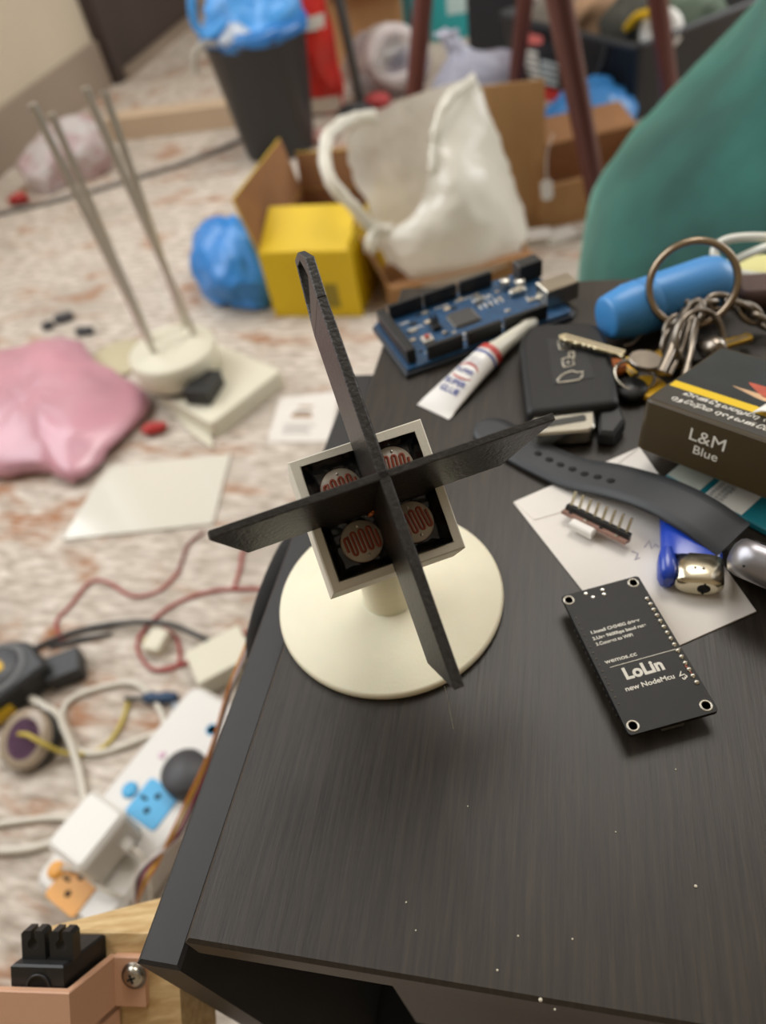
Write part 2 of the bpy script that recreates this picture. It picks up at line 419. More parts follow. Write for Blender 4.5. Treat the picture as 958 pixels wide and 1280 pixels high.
tp.sheet(rows, HM).build('black_backing', BLKGLS, sensor)
# the two crossed vanes
def vane(name, pts, M, t0, t1, hole=None):
    """pts: outline in (along, height); plate between thickness offsets t0, t1 (functions of along, height)"""
    mb = MB(); n = len(pts)
    V = [(p[0], t0(*p), p[1]) for p in pts]+[(p[0], t1(*p), p[1]) for p in pts]
    if hole:
        h = len(hole); V += [(p[0], t0(*p), p[1]) for p in hole]+[(p[0], t1(*p), p[1]) for p in hole]
        F = []
        # bridge the outline to the hole: both loops have the same count
        for i in range(n):
            j = (i+1) % n
            F.append([i, j, 2*n+j, 2*n+i]); F.append([n+j, n+i, 3*n+i, 3*n+j]); F.append([j, i, n+i, n+j]); F.append([2*n+i, 2*n+j, 3*n+j, 3*n+i])
    else:
        F = [list(range(n))[::-1], list(range(n, 2*n))]+[[i, (i+1) % n, n+(i+1) % n, n+i] for i in range(n)]
    mb.add(V, F, M)
    o = mb.build(name, BLKPLA, sensor)
    md = o.modifiers.new('edge', 'BEVEL'); md.width = .00025; md.segments = 1
    return o
MA = HM @ Matrix(((0, -1, 0, 0), (1, 0, 0, 0), (0, 0, 1, 0), (0, 0, 0, 1)))       # along = face y, offset = -face x
HV = 25.0
def a0(s, h): return (-.9 if s < 45 else -.9-(s-45)*.03) if True else 0
def aL(s, h): return 2.15-(max(0, s-50)*.075 if h < 12 else max(0, s-45)*.05)
def aR(s, h): return -.78-(max(0, s-50)*.075 if h < 12 else max(0, s-45)*.035)
vane('vane', [(-48.9, .2), (-21.4, .2), (-21.3, -.2), (-18.4, -.2), (-18.3, -5), (17.1, -5), (17.2, 0), (19.5, .2), (55, .2), (55, HV), (20, HV), (-52, HV), (-56, HV), (-55.6, HV-1.5)], MA, aR, aL)
# broken upper end of the long vane: a thin rim around an opening
vane('vane_rim', [(55, .2), (66, .2), (81, 1.5), (76, 14), (67.5, HV), (55, HV)], MA, aR, aL, [(59.5, 2.0), (66, 1.5), (78, 3), (73.6, 14), (64.5, 20.5), (62, 12)])
MBm = HM.copy()
def bF(s, h): return (-1.7+.024*s)+(h/HV)*(3.05+.005*s)-.35*(h/HV)
def bB(s, h): return bF(s, h)+2.2
vane('vane', [(-40.7, .2), (-20, .2), (-18.4, .2), (-18.3, -5), (17.3, -5), (17.4, .2), (20, .2), (39.6, .2), (49.6, HV-2), (50.2, HV), (-48, HV), (-48.6, HV-1.5)], MBm, bF, bB)
# light cells
LDRB = mat('ldr_face', 'A79C8B', .35, var=.06, vs=200); LDRT = mat('ldr_track', '8C3B22', .5); LDRE = mat('ldr_edge', 'B0653A', .4)
for k, (x, y) in enumerate([(-8.9, 7.6), (8.3, 9.4), (-8.3, -9.3), (8.2, -8.6)]):
    cm = HM @ T(x, y, -1.2) @ RZ([4, -6, 4, 8][k])
    c = MB().lathe([(6.2, -1.6), (6.3, -.4), (6.05, 0), (0.01, .02)], 40, cm)
    cell = c.build('light_cell', [LDRB], sensor)
    MB().tube([cm @ Vector((6.22*math.cos(t*math.pi/16), 6.22*math.sin(t*math.pi/16), -.55)) for t in range(32)], .16, 6, True).build('cell_rim', LDRE, cell)
    P = []; nn = 8; x0 = -4.9; dx = 9.8/nn
    pth = []
    for i in range(nn+1):
        xx = x0+i*dx; hh = 3.2 if abs(xx) < 3.8 else 2.3
        a = [(xx, -hh), (xx, hh)] if i % 2 == 0 else [(xx, hh), (xx, -hh)]
        for q in range(2):
            s = 1 if a[q][1] > 0 else -1
            pth.append((a[q][0], a[q][1]-s*.45, .12))
        if i < nn:
            s = 1 if a[1][1] > 0 else -1
            for t in (45, 90, 135): pth.append((xx+dx/2-dx/2*math.cos(R(t)), a[1][1]-s*.45+s*.56*math.sin(R(t)), .12))
    MB().tube(pth, .46, 6, False, cm, 0, .35).build('track', LDRT, cell)
    for yy in (4.6, -4.6):
        MB().lathe([(.45, 0), (.4, .25), (.2, .4), (0.01, .42)], 12, cm @ T(.4, yy, 0)).build('solder_dot', TIN, cell)
MB().rings([[(x+.9*math.cos(t*math.pi/4), y+.5*math.sin(t*math.pi/4), z) for t in range(8)] for x, y, z in ((-3.3, -2.6, -2.6), (-3.0, -2.5, -.9), (-2.2, -2.1, -.5), (-1.5, -1.7, -1.6))], HM).build('glue_bead', mat('amber_glue', 'C9703A', .25), sensor)
hair = MB().tube(spline([at(556, 858, 30), at(561, 880, 14), at(567, 911, 2)], 6), .09, 5)
tag(hair.build('plastic_hair', mat('pale_hair', 'BDB6A6', .4)), 'thin pale plastic hair trailing from the lower vane end', 'plastic thread')

# ------------------------------------------------------------------ circuit board with header rows (far left corner of the table)
mo = Vector((28.4, 319.0, 0)); mz = .21
mega = thing('circuit_board', 'long blue microcontroller board with black header rows and a silver socket at the table corner', 'circuit board', mo, mz)
PCB = mat('blue_pcb', '1C4467', .4, var=.2, vs=260)
mb = MB().prism([(0, 0), (96.5, 0), (99, 2.5), (99, 14), (101.6, 16.5), (101.6, 49), (99, 51.5), (99, 53.3), (4, 53.3), (0, 50)], 3.0, 4.6, .2)
mb.build('board', PCB, mega)
UND = mat('dark_bumper', '2B3038', .5)
mb = MB(); mb.prism([(-1.5, -1.5), (98, -1.5), (101.5, 2), (103, 16), (103, 50), (100, 54.8), (3, 54.8), (-1.5, 51)], 0, 2.9, .5); mb.build('bumper_tray', UND, mega)
def header(u0, v0, nu, nv, name='header', h=8.5):
    x1, y1 = u0+2.54*nu, v0+2.54*nv
    m = MB().box(u0, x1, v0, y1, 4.6, 4.6+h, .25, None, 0)
    for i in range(nu):
        for j in range(nv):
            cx, cy = u0+2.54*(i+.5), v0+2.54*(j+.5)
            m.box(cx-.55, cx+.55, cy-.55, cy+.55, 4.6+h-.02, 4.6+h+.03, 0, None, 1)
    return m.build(name, [BLKMAT, mat('header_hole', '050505', .9)], mega)
header(2.2, 3.8, 2, 18)
for u in (9.8, 31.5, 54.2): header(u, 49.4, 8, 1)
for u, n in ((13.2, 8), (36.2, 8), (58.4, 10)): header(u, 1.1, n, 1)
mb = MB().box(88, 107.5, 9.0, 21.2, 4.6, 15.6, .5); usb = mb.build('socket', mat('socket_steel', 'B7AFA0', .3, 1, var=.08, vs=100), mega)
mb = MB().box(107.2, 107.7, 11, 19.2, 6.5, 13.8, .1); mb.build('opening', mat('dark_hole', '141414', .8), usb)
tag(usb, 'square silver socket')
mb = MB().box(88.5, 103, 41, 50, 4.6, 15.4, .6); mb.lathe([(3.2, 0), (3.2, .2), (.01, .25)], 20, T(103, 45.5, 11) @ RY(90)); mb.build('power_jack', BLKMAT, mega)
chip = MB().box(-7, 7, -7, 7, .3, 1.6, .2); cpin = MB()
for k in range(4):
    for i in range(25):
        p = -6+.5*i; cpin.box(p-.13, p+.13, 7, 8.1, .05, .5, 0, RZ(90*k))
CM = T(45.5, 27, 4.6)
mb = MB(); mb.add(chip.v, chip.f, CM); cb = mb.build('chip', mat('chip_grey', '3C3A38', .45), mega)
mb = MB(); mb.add(cpin.v, cpin.f, CM); tag(mb.build('chip_pins', TIN, cb), kind='stuff')
for u, v in ((79.5, 42.5), (86, 37)):
    mb = MB().lathe([(3.1, 4.6), (3.1, 5.4), (3.0, 5.6), (3.15, 6), (3.15, 10), (2.8, 10.4), (.01, 10.4)], 20, T(u, v, 0)); mb.build('capacitor', mat('can_silver', 'C4C1BA', .25, 1), mega)
mb = MB().prism(rrect(77, 87, 30, 34, 1.9), 4.6, 8.2, .5); mb.build('crystal', TIN, mega)
mb = MB().box(16.5, 22.5, 15, 21, 4.6, 7, .3); rb = mb.build('reset_button', mat('button_white', 'C9C2B6', .4), mega)
mb = MB().lathe([(1.6, 7), (1.6, 8.2), (1.3, 8.5), (.01, 8.5)], 14, T(19.5, 18, 0)); tag(mb.build('plunger', mat('plunger_red', 'A3402B', .4), rb), 'small red button top')
mb = MB().box(26, 31, 24, 31.5, 4.6, 7, .2)
for i in range(2):
    for j in range(3): mb.box(27+2.54*i-.3, 27+2.54*i+.3, 25.2+2.54*j-.3, 25.2+2.54*j+.3, 7, 12.6)
mb.build('pin_block', BLKMAT, mega)
rng = random.Random(3)
for k in range(46):
    u, v = rng.uniform(12, 92), rng.uniform(7, 46)
    if abs(u-45.5) < 10 and abs(v-27) < 10 or (u > 86 and v < 23) or (24 < u < 33 and 22 < v < 33) or (15 < u < 24 and 13 < v < 23) or (u > 74 and v > 27): continue
    a, b = rng.choice([(1, .6), (.6, 1), (1.4, .9), (2.2, 1.2)])
    MB().box(u-a, u+a, v-b, v+b, 4.6, 5.3, .1).build('surface_component', [TIN, mat('smd_tan', 'C9B79A', .5), mat('smd_black', '1d1d1d', .5)][k % 3], mega)
for (u, v, t, z) in ((12.5, 41, 'RESET', 2.2), (36, 44.5, 'POWER      ANALOG IN', 2.4), (14, 8, 'COMMUNICATION', 2.0), (60, 8, 'PWM', 2.6), (57, 38.5, 'MEGA', 4.6), (14, 33, 'DIGITAL', 2.6)):
    text(t, z, PRINTW, mega, T(u, v, 4.66), bold=.05)
for k in range(9):
    MB().box(58+k*1.7, 58.8+k*1.7, 30, 35.6, 4.6, 4.68).build('solder_mark', PRINTW, mega) if k % 2 == 0 else None

# ------------------------------------------------------------------ small black board, back face up (front right)
no = Vector((62.0, 99.0, 0)); nz_ = .035
nd = thing('circuit_board', 'small black circuit board lying face down with white lettering and ringed corner holes', 'circuit board', no, nz_)
NL = Loc(no, nz_)
c4 = [NL.px(*q, 8) for q in ((787, 920), (902, 888), (804, 716), (699.6, 746))]
BW, BH = 30.2, 57.6
NPCB = mat('black_pcb', '151413', .45, var=.1, vs=150, spec=.25)
def quad(u, v): # board coordinates 0..1 from the bottom left corner
    a = c4[0]*(1-u)+c4[1]*u; b = c4[3]*(1-u)+c4[2]*u; p = a*(1-v)+b*v; return (p.x, p.y)
# the outline with four round holes cut through, by strips
hol = [(.085, .05), (.905, .05), (.07, .955), (.90, .955)]
me_o = MB().prism(rrect(0, BW, 0, BH, 1.2, 3), 6.4, 8.0, .12)
ang = math.atan2(c4[1].y-c4[0].y, c4[1].x-c4[0].x); BM = T(c4[0].x, c4[0].y, 0) @ RZ(math.degrees(ang))
me2 = MB(); me2.add(me_o.v, me_o.f, BM); board = me2.build('board', NPCB, nd)
HOLE = mat('hole_dark', '080808', .9); RING = mat('ring_tin', 'A9A498', .35, .8)
for k, (u, v) in enumerate(hol):
    M0 = BM @ T(u*BW, v*BH, 0)
    MB().lathe([(1.35, 7.98), (1.35, 8.08), (2.1, 8.08), (2.1, 7.98)], 28, M0).build('corner_ring', RING, nd)
    MB().lathe([(1.35, 8.03), (.01, 8.03)], 24, M0).build('corner_hole', HOLE if k != 3 else PAPER, nd)
pad = MB().lathe([(.95, 8), (.9, 8.35), (.55, 8.75), (.2, 8.95), (.01, 8.97)], 10)
pm = None
for k in range(15):
    m = BM @ T(28.6, 11.2+k*2.54, 0)
    b = MB(); b.add(pad.v, pad.f, m, 0, True); b.build('solder_joint', TIN, nd)
for k in range(15):
    b = MB(); b.lathe([(.38, 8), (.34, 8.2), (.01, 8.3)], 8, BM @ T(1.5, 11.2+k*2.54, 0)); b.build('solder_joint', mat('dull_solder', '6A665E', .4, .6), nd)
for x in (.4, 27.4):
    b = MB(); b.box(x, x+2.5, 9.8, 48.2, 3.9, 6.4, .2, BM)
    hs = b.build('header', BLKMAT, nd)
    for k in range(15):
        b = MB(); b.box(x+.95, x+1.55, 10.9+k*2.54, 11.5+k*2.54, 0, 3.9, .05, BM); b.build('pin', TIN, hs)
b = MB(); b.box(6, 24, 33, 57, 3.2, 6.4, .3, BM); b.build('shield_can', STEEL, nd)
b = MB(); b.box(11.5, 19, .3, 5.5, 3.6, 6.4, .4, BM); b.build('usb_port', TIN, nd)
for u, v in ((.3, .97), (.36, .93), (.51, .965), (.5, .93)):
    b = MB(); b.lathe([(.75, 8), (.6, 8.25), (.3, 8.3), (.01, 8.3)], 12, BM @ T(u*BW, v*BH, 0)); b.build('solder_joint', TIN, nd)
def ntext(t, px, py, size, bold=.03, rot=0, sx=1.0, sp=1.0):
    q = NL.px(px, py, 8); text(t, size, PRINTW, nd, T(q.x, q.y, 8.05) @ RZ(math.degrees(ang)+rot), bold=bold, sx=sx, sp=sp)
ntext('1.Install CH340G driver', 739, 793, 1.75, .045, sx=1.08)
ntext('2.Use 9600bps baud rate', 742, 800.5, 1.75, .045, sx=1.12)
ntext('3.Connect to WiFi', 746, 807.5, 1.75, .045, sx=1.02)
ntext('wemos.cc', 757.5, 830, 2.35, .03, sx=1.22)
ntext('LoLin', 783, 849.5, 6.1, .24, sx=1.0, sp=1.02)
ntext('new NodeMcu', 783, 864.5, 2.5, .05, sx=1.15)
ntext('V3', 847, 843.5, 2.7, .06, rot=-62)
a_, b_ = NL.px(763, 834.5, 8), NL.px(851, 810, 8)
MB().tube([(a_.x, a_.y, 8.05), (b_.x, b_.y, 8.05)], .17, 5).build('divider_line', PRINTW, nd)
a_, b_ = NL.px(855, 829, 8), NL.px(866, 843, 8)
MB().tube([(a_.x, a_.y, 8.0), ((a_.x+b_.x)/2, (a_.y+b_.y)/2, 8.15), (b_.x, b_.y, 8.0)], [.15, .5, .15], 6, flat=.4).build('red_smear', mat('red_smear', '9C4A38', .5), nd)

# ------------------------------------------------------------------ glue tube
g0, g1 = at(541, 514, 1), at(669, 398, 6); gz = math.atan2(g1.y-g0.y, g1.x-g0.x)
GLN = (Vector((g1.x, g1.y, 0))-Vector((g0.x, g0.y, 0))).length
gl = thing('glue_tube', 'white glue tube with red and blue print and a long white nozzle cap', 'glue tube', (g0.x, g0.y, 0), gz)
def ell(x, ry, rz, zc, n=28): return [(x, ry*math.cos(2*math.pi*k/n), zc+rz*math.sin(2*math.pi*k/n)) for k in range(n)]
k_ = GLN/94.0
WT = mat('tube_white', 'DAD7D2', .32, bump=.1, bs=60)
body = MB(); body.rings([ell(0, 10.6, .35, .5), ell(3*k_, 10.7, .5, .7), ell(6*k_, 10.4, 1.4, 1.6), ell(20*k_, 9.3, 3.4, 3.5), ell(36*k_, 7.9, 5.2, 5.3), ell(48*k_, 7.2, 6.2, 6.3), ell(52*k_, 6.9, 6.3, 6.3), ell(53*k_, 5.6, 5.6, 6.3)])
body.build('tube_body', WT, gl)
RED = mat('print_red', 'B03A34', .45); BLUE = mat('print_blue', '3B4A8C', .45)
MB().rings([ell(47.6*k_, 7.35, 6.3, 6.3), ell(51.9*k_, 7.15, 6.45, 6.3)], cap=False).build('red_band', RED, gl)
MB().rings([ell(44.2*k_, 7.6, 6.0, 5.95), ell(46.0*k_, 7.45, 6.15, 6.15)], cap=False).build('blue_band', BLUE, gl)
cp = MB(); cp.rings([ell(53*k_, 5.3, 5.3, 6.2), ell(57*k_, 5.3, 5.3, 6.2), ell(58*k_, 4.9, 4.9, 6.1), ell(82*k_, 3.5, 3.5, 5.6), ell(84*k_, 4.0, 4.0, 5.6), ell(92*k_, 3.3, 3.3, 5.3), ell(93.5*k_, 2.4, 2.4, 5.2)])
cp.build('nozzle_cap', mat('cap_white', 'CFCBBB', .35), gl)
def gsurf(x, y):  # height of the tube's upper side
    xs = [0, 6*k_, 20*k_, 36*k_, 48*k_]; ry = [10.6, 10.4, 9.3, 7.9, 7.2]; rz = [.35, 1.4, 3.4, 5.2, 6.2]; zc = [.5, 1.6, 3.5, 5.3, 6.3]
    for i in range(4):
        if xs[i] <= x <= xs[i+1] or i == 3:
            t = (x-xs[i])/(xs[i+1]-xs[i]); g = lambda a: a[i]*(1-t)+a[i+1]*t
            return g(zc)+g(rz)*math.sqrt(max(0, 1-(y/g(ry))**2))
def gtext(t, x, y, size, m, bold, shear=0, sx=1.0):
    z = gsurf(x, y)+.15; sl = math.atan2(gsurf(x+2, y)-gsurf(x-2, y), 4)
    return text(t, size, m, gl, T(x, y, z) @ RY(-math.degrees(sl)) @ RZ(-90), bold=bold, align='CENTER', shear=shear, sx=sx)
gtext('SUPER', 27.6*k_, 0, 3.8, BLUE, .06)
gtext('SUPER', 18.6*k_, 0, 4.6, BLUE, .1); gtext('GLUE', 13.2*k_, 0, 4.9, BLUE, .1)
for sgn, xc in ((1, 29.0), (-1, 29.0)):
    P = []
    for t in range(11):
        a = R(25+13*t); y = 6.6*math.cos(a); x = xc*k_+sgn*(1.2+3.6*math.sin(a)); P.append((x, y, gsurf(x, y)+.1))
    MB().tube(P, [.2+.55*math.sin(math.pi*i/10) for i in range(11)], 6, flat=.35).build('red_arc', RED, gl)
for i in range(3):
    gtext('cyanoacrylate', (38.5-i*1.9)*k_, 0, 1.5, mat('print_grey', '9A9CA8', .5), 0)

# ------------------------------------------------------------------ car key fob
fo = at(705, 480, 0); fz = R(-12)
fob = thing('car_key', 'black car remote with three silver button symbols and a chrome key base', 'car key', fo, fz)
FLc = Loc(fo, fz)
FP = rpoly([FLc.px(x, y, 12) for x, y in ((648, 428), (662, 405), (748, 403), (762, 425), (776, 506), (658, 519))], [12, 12, 12, 12, 5, 5], 5)
FB = mat('fob_black', '151515', .5, var=.08, vs=300, bump=.08, bs=1500, spec=.35)
m = MB(); L = []
for d, z in ((1.5, .6), (0, 3), (0, 10), (.6, 11.6), (1.8, 12.6), (3.4, 13.1)): L.append([(x, y, z) for x, y in inset(FP[::-1] if area2(FP) < 0 else FP, d)])
m.rings(L); m.build('shell', FB, fob)
pn = [FLc.px(x, y, 13.2) for x, y in ((684, 424), (729, 420), (744, 472), (692, 481))]
MB().prism([(p.x, p.y) for p in pn], 12.9, 13.35, .2).build('button_panel', mat('fob_panel', '171717', .6), fob)
SYM = mat('symbol_silver', 'B9B2A2', .3, .6)
def fp(x, y): p = FLc.px(x, y, 13.4); return (p.x, p.y, 13.45)
for nm, pts in (('lock_symbol', [(698, 427), (711, 425), (713, 435), (700, 437)]), ('unlock_symbol', [(703, 449), (716, 446), (718, 457), (705, 459)])):
    sy = MB().tube([fp(*q) for q in spline([Vector((*q, 0)).to_2d() for q in pts], 1, True)] if False else [fp(*q) for q in pts], .42, 6, True); so = sy.build(nm, SYM, fob)
    cx = sum(q[0] for q in pts)/4; cy = sum(q[1] for q in pts)/4
    MB().lathe([(.8, 0), (.5, .3), (.01, .35)], 10, T(*fp(cx, cy))).build('key_dot', SYM, so)
    sh = [(cx-4, cy-5), (cx-3.5, cy-10.5), (cx+2, cy-12), (cx+5, cy-7)] if nm[0] == 'l' else [(cx+1, cy-5), (cx+1.5, cy-12), (cx+7.5, cy-12.5), (cx+8, cy-7.5), (cx+7, cy-4)]
    MB().tube([fp(*q) for q in sh], .5, 6).build('shackle', SYM, so)
MB().tube([fp(*q) for q in ((697, 475), (702, 470), (709, 466), (716, 464), (722, 466), (729, 465), (728, 471), (724, 475), (712, 477), (699, 478.5))], .45, 6, True).build('car_symbol', SYM, fob)
CHR = mat('satin_chrome', 'C9C5B8', .22, 1)
cq = [FLc.px(x, y, 10) for x, y in ((664, 519), (735, 506), (744, 508), (744, 537), (668, 543))]
oP = rpoly(cq, 4, 4)
iP = [FLc.px(x, y, 10) for x, y in ((677, 527), (732, 518), (734, 526), (680, 535))]; iP = rpoly(iP, 1.5)
MB().prism(oP, 2, 10, .9).build('chrome_base', CHR, fob)
MB().prism(iP, 9.5, 10.25, .2).build('slot', mat('slot_dark', '2A2823', .5), fob)
b2 = [FLc.px(x, y, 6) for x, y in ((748, 508), (772, 506), (782, 530), (768, 548), (748, 546))]
MB().prism([(p.x, p.y) for p in b2], .3, 9, 1.5).build('hinge_knob', BLKMAT, fob)
# ------------------------------------------------------------------ paper, packet, pin module, lighter, strap, cigarette box (right side of the table)
eo = at(800, 700, 0)
EL = Loc((eo.x, eo.y, 0), 0)
env = thing('envelope', 'white paper envelope lying under the black strap and the lighter', 'envelope', (eo.x, eo.y, 0))
eP = [EL.px(*q, .6) for q in ((642, 628), (800, 559), (946, 764), (800, 829))]
MB().prism([(p.x, p.y) for p in eP], .1, .7, .1).build('paper', PAPER, env)
f1 = [EL.px(*q, .9) for q in ((643, 627), (668, 650), (700, 641), (745, 600), (798, 561), (797, 560))]
MB().prism([(p.x, p.y) for p in f1], .72, .95, .05).build('flap', PAPER, env)
sc_ = mat('pencil_grey', '8C88A0', .8)
for pts in (((790, 689), (798, 692), (794, 700), (800, 697)), ((806, 684), (812, 676), (815, 686), (820, 680), (824, 684))):
    MB().tube([EL.px(*q, .8) for q in pts], .22, 5, flat=.3).build('pencil_mark', sc_, env)

po = at(905, 612, 2); pz = math.atan2((at(952, 640, 4)-at(850, 585, 4)).y, (at(952, 640, 4)-at(850, 585, 4)).x); PL = Loc((po.x, po.y, 0), pz)
pk = thing('packet', 'flat teal and white packet with small print under the cigarette box', 'packet', (po.x, po.y, 0), pz)
TEAL = mat('packet_teal', '1C6E78', .35, var=.1, vs=40)
c1, c2 = PL.px(835, 592, 4), PL.px(1010, 668, 4)
x0, x1 = c1.x, c1.x+72
MB().box(x0, x1, -10, 46, .9, 4.2, .5).build('sleeve', TEAL, pk)
la, lb = PL.px(888, 612, 4.2), PL.px(936, 636, 4.2)
MB().box(la.x, lb.x, -9.6, 45, 4.2, 4.32).build('white_panel', PRINTW, pk)
MB().box(x0+.4, la.x-2.6, -9.6, 45, 4.2, 4.34).build('clear_window', mat('clear_window', 'B9BEB0', .25, var=.1, vs=120), pk)
for k in range(8):
    text(['tablets 20 pcs', 'keep in dry place', 'store below 25', 'for adults only', 'take with water', 'read the leaflet', 'batch see below', 'use before end'][k] if False else '|||||  |||| ||||| ||'[:18-k % 3], 1.7, mat('fine_print', '6B6F74', .6), pk, T(la.x+.8, 6-k*2.0, 4.4), sx=.85)

# pin module
ho = at(752, 655, 0); hv = at(790, 668, 4)-at(712, 630, 4); hz = math.atan2(hv.y, hv.x)
hm = thing('pin_module', 'tiny circuit module with a row of eight upright silver pins on white paper', 'circuit board', (ho.x, ho.y, .8), hz)
HL_ = Loc((ho.x, ho.y, 0), hz)
e0, e1 = HL_.px(709, 634, 5), HL_.px(786, 676, 5)
W_ = e1.x-e0.x; y0 = (e0.y+e1.y)/2; TLT = T(e0.x, y0, 4.2) @ RX(-25)
b = MB().box(0, W_, -3.2, 1.6, -1.6, 0, .1, TLT); b.build('module_board', mat('module_pcb', '8F6F62', .5, var=.15, vs=200), hm)
b = MB().box(.2, W_-.2, -1.1, 1.4, 0, 2.4, .2, TLT); b.build('pin_strip', BLKMAT, hm)
pitch = (W_-.4)/8
for k in range(8):
    b = MB().box(.2+pitch*(k+.5)-.5, .2+pitch*(k+.5)+.5, -.5, .5, 2.4, 9.0, .1, TLT); b.build('pin', mat('pin_tin', 'CFC8B8', .25, 1), hm)
b = MB().box(W_*.2, W_*.56, -7.0, -3, -3.0, .6, .6, TLT @ RX(20)); b.build('connector', WHITE, hm)
for k in range(4):
    b = MB().box(W_*(.1+.24*k), W_*(.1+.24*k)+1.2, -3.0, -2.0, 0, .7, .1, TLT); b.build('chip', [BLKMAT, TIN][k % 2], hm)

# lighter
lo = at(868, 720, 1); l2 = at(895, 655, 8); lz = math.atan2(l2.y-lo.y, l2.x-lo.x); lo = at(864, 746, .7); l2 = at(858, 650, .7); lz = math.atan2(l2.y-lo.y, l2.x-lo.x)
lt = thing('lighter', 'blue lighter with a silver metal hood lying on the envelope', 'lighter', (lo.x, lo.y, .8), lz)
LBL = mat('lighter_blue', '1C3FA8', .25, spec=.6)
Wd, Hd = 11.0, 5.3
def sell(x, a, c, n=28, e=.75, zc=None):
    out = []
    for k in range(n):
        t = 2*math.pi*k/n; ct, st = math.cos(t), math.sin(t)
        out.append((x, a*math.copysign(abs(ct)**e, ct), (Hd if zc is None else zc)+c*math.copysign(abs(st)**e, st)))
    return out
LH = mat('hood_metal', 'CFC6AE', .22, 1)
lt_m = MB(); lt_m.rings([sell(12, Wd-.2, Hd-.1), sell(13, Wd, Hd), sell(33, Wd, Hd), sell(35, Wd-1.5, Hd-1)]); lt_m.build('body', LBL, lt)
hd = MB(); hd.rings([sell(0, 6.2, Hd-2.0, zc=Hd), sell(.6, 7.6, Hd-.9), sell(1.8, 8.6, Hd-.3), sell(12.4, 9.2, Hd+.1), sell(12.6, 8.8, Hd-.2)], T(0, -2, 0)); hood = hd.build('hood', LH, lt)
MB().lathe([(2.3, 0), (2.3, .35), (.01, .38)], 20, T(.15, -3.6, Hd) @ RY(-90)).build('flame_hole', mat('recess_shade', '0A0A0A', .9), hood)  # flat black disc, the dark of the opening is in its colour
b = MB().box(-.4, -.1, -.3, .3, -3.2, 3.2, .05, T(0, -3.6, Hd)); b.build('hole_slit', mat('recess_shade', '0A0A0A', .9), hood)
for y in (-1, 1.8): MB().lathe([(.55, 0), (.3, .3), (.01, .3)], 10, T(5.5, y-2, 2*Hd+.05)).build('dimple', STEEL, hood)
tr = MB(); tr.rings([sell(1.5, 1.2, 2.6, zc=Hd), sell(2.4, 2.6, 4.4, zc=Hd), sell(5, 3.4, 5.4, zc=Hd), sell(11, 3.4, 5.6, zc=Hd), sell(15, 2.6, 5.2, zc=Hd)], T(0, 9.0, 0)); tr.build('thumb_lever', LBL, lt)

# watch strap and case
strap_c = [((597, 530), 2.0), ((625, 544), 2.0), ((662, 566), 2.2), ((715, 590), 3.2), ((772, 602), 7.5), ((826, 619), 12.5), ((876, 645), 14), ((917, 676), 11)]
C3 = [at(*q, z) for q, z in strap_c]; ws_o = Vector((C3[2].x, C3[2].y, 0))
ws = thing('wrist_watch', 'wrist watch with a black punched rubber strap and grey metal case at the right', 'watch', ws_o)
C3 = spline([p-ws_o for p in C3], 6); L = []; n = len(C3)
def strapw(i):
    t = i/(n-1); d = (C3[i]-C3[0]).length
    return (9.9+.2*t)*math.sqrt(max(.0, 1-max(0, 1-d/11)**2))+.05
for i in range(n):
    t = (C3[min(i+1, n-1)]-C3[max(i-1, 0)]).normalized(); sd = Vector((0, 0, 1)).cross(t).normalized(); tw = .22*max(0, i/(n-1)-.35)
    nn_ = t.cross(sd); sd = (sd*math.cos(tw)+nn_*math.sin(tw)).normalized(); nn_ = t.cross(sd).normalized(); h = strapw(i)
    if nn_.z < 0: nn_ = -nn_
    c = C3[i]
    L.append([c-sd*h-nn_*.6, c-sd*(h-.6)+nn_*.9, c-sd*h*.5+nn_*1.15, c+nn_*1.2, c+sd*h*.5+nn_*1.15, c+sd*(h-.6)+nn_*.9, c+sd*h-nn_*.6, c+sd*(h-.5)-nn_*1.1, c-sd*(h-.5)-nn_*1.1])
STR = mat('strap_rubber', '2B2D30', .55, bump=.05, bs=900)
st = MB().rings(L).build('strap', STR, ws)
def strap_at(px, py, z): q = at(px, py, z)-ws_o; return q
for k, (x, y) in enumerate([(673, 567), (687, 574.5), (701, 581), (716, 586.5), (731, 592), (747.5, 597), (764, 601.5)]):
    i = min(range(n), key=lambda i: abs((C3[i]-strap_at(x, y, C3[i].z)).xy.length)); zz = C3[i].z
    t = (C3[min(i+1, n-1)]-C3[max(i-1, 0)]).normalized(); tw = .22*max(0, i/(n-1)-.35); sd = Vector((0, 0, 1)).cross(t).normalized(); nn_ = t.cross(sd)
    sd = (sd*math.cos(tw)+nn_*math.sin(tw)).normalized(); nn_ = t.cross(sd).normalized(); nn_ = nn_ if nn_.z > 0 else -nn_
    q = strap_at(x, y, zz+1.2)-C3[i]; q = C3[i]+sd*q.dot(sd)+t*q.dot(t)+nn_*1.16
    hm4 = Matrix((t, sd, nn_)).transposed().to_4x4(); hm4.translation = q
    MB().lathe([(1.9, 0), (1.9, .12), (.01, .14)], 16, hm4 @ Matrix.Diagonal((1, .8, 1, 1))).build('strap_hole', mat('recess_shade', '0A0A0A', .9), st)  # black disc on the strap, shade of the punched hole put into its colour
wc = at(974, 748, 6)-ws_o; WMz = math.degrees(math.atan2((at(958, 757, 8)-at(908, 735, 8)).y, (at(958, 757, 8)-at(908, 735, 8)).x))
WM = T(wc.x, wc.y, 12.5) @ RZ(WMz) @ T(0, 6, 0) @ RX(-48)
cs = MB(); L = []
for d, z in ((4.5, -7), (1.6, -6), (.3, -3), (0, 0), (.3, 3), (1.6, 5.6), (3.2, 6.6)): L.append([(x, y, z) for x, y in inset(rrect(-20, 20, -17.5, 17.5, 9, 6), d)])
cs.rings(L, WM); case = cs.build('case', mat('case_grey', '98969A', .35, .9), ws)
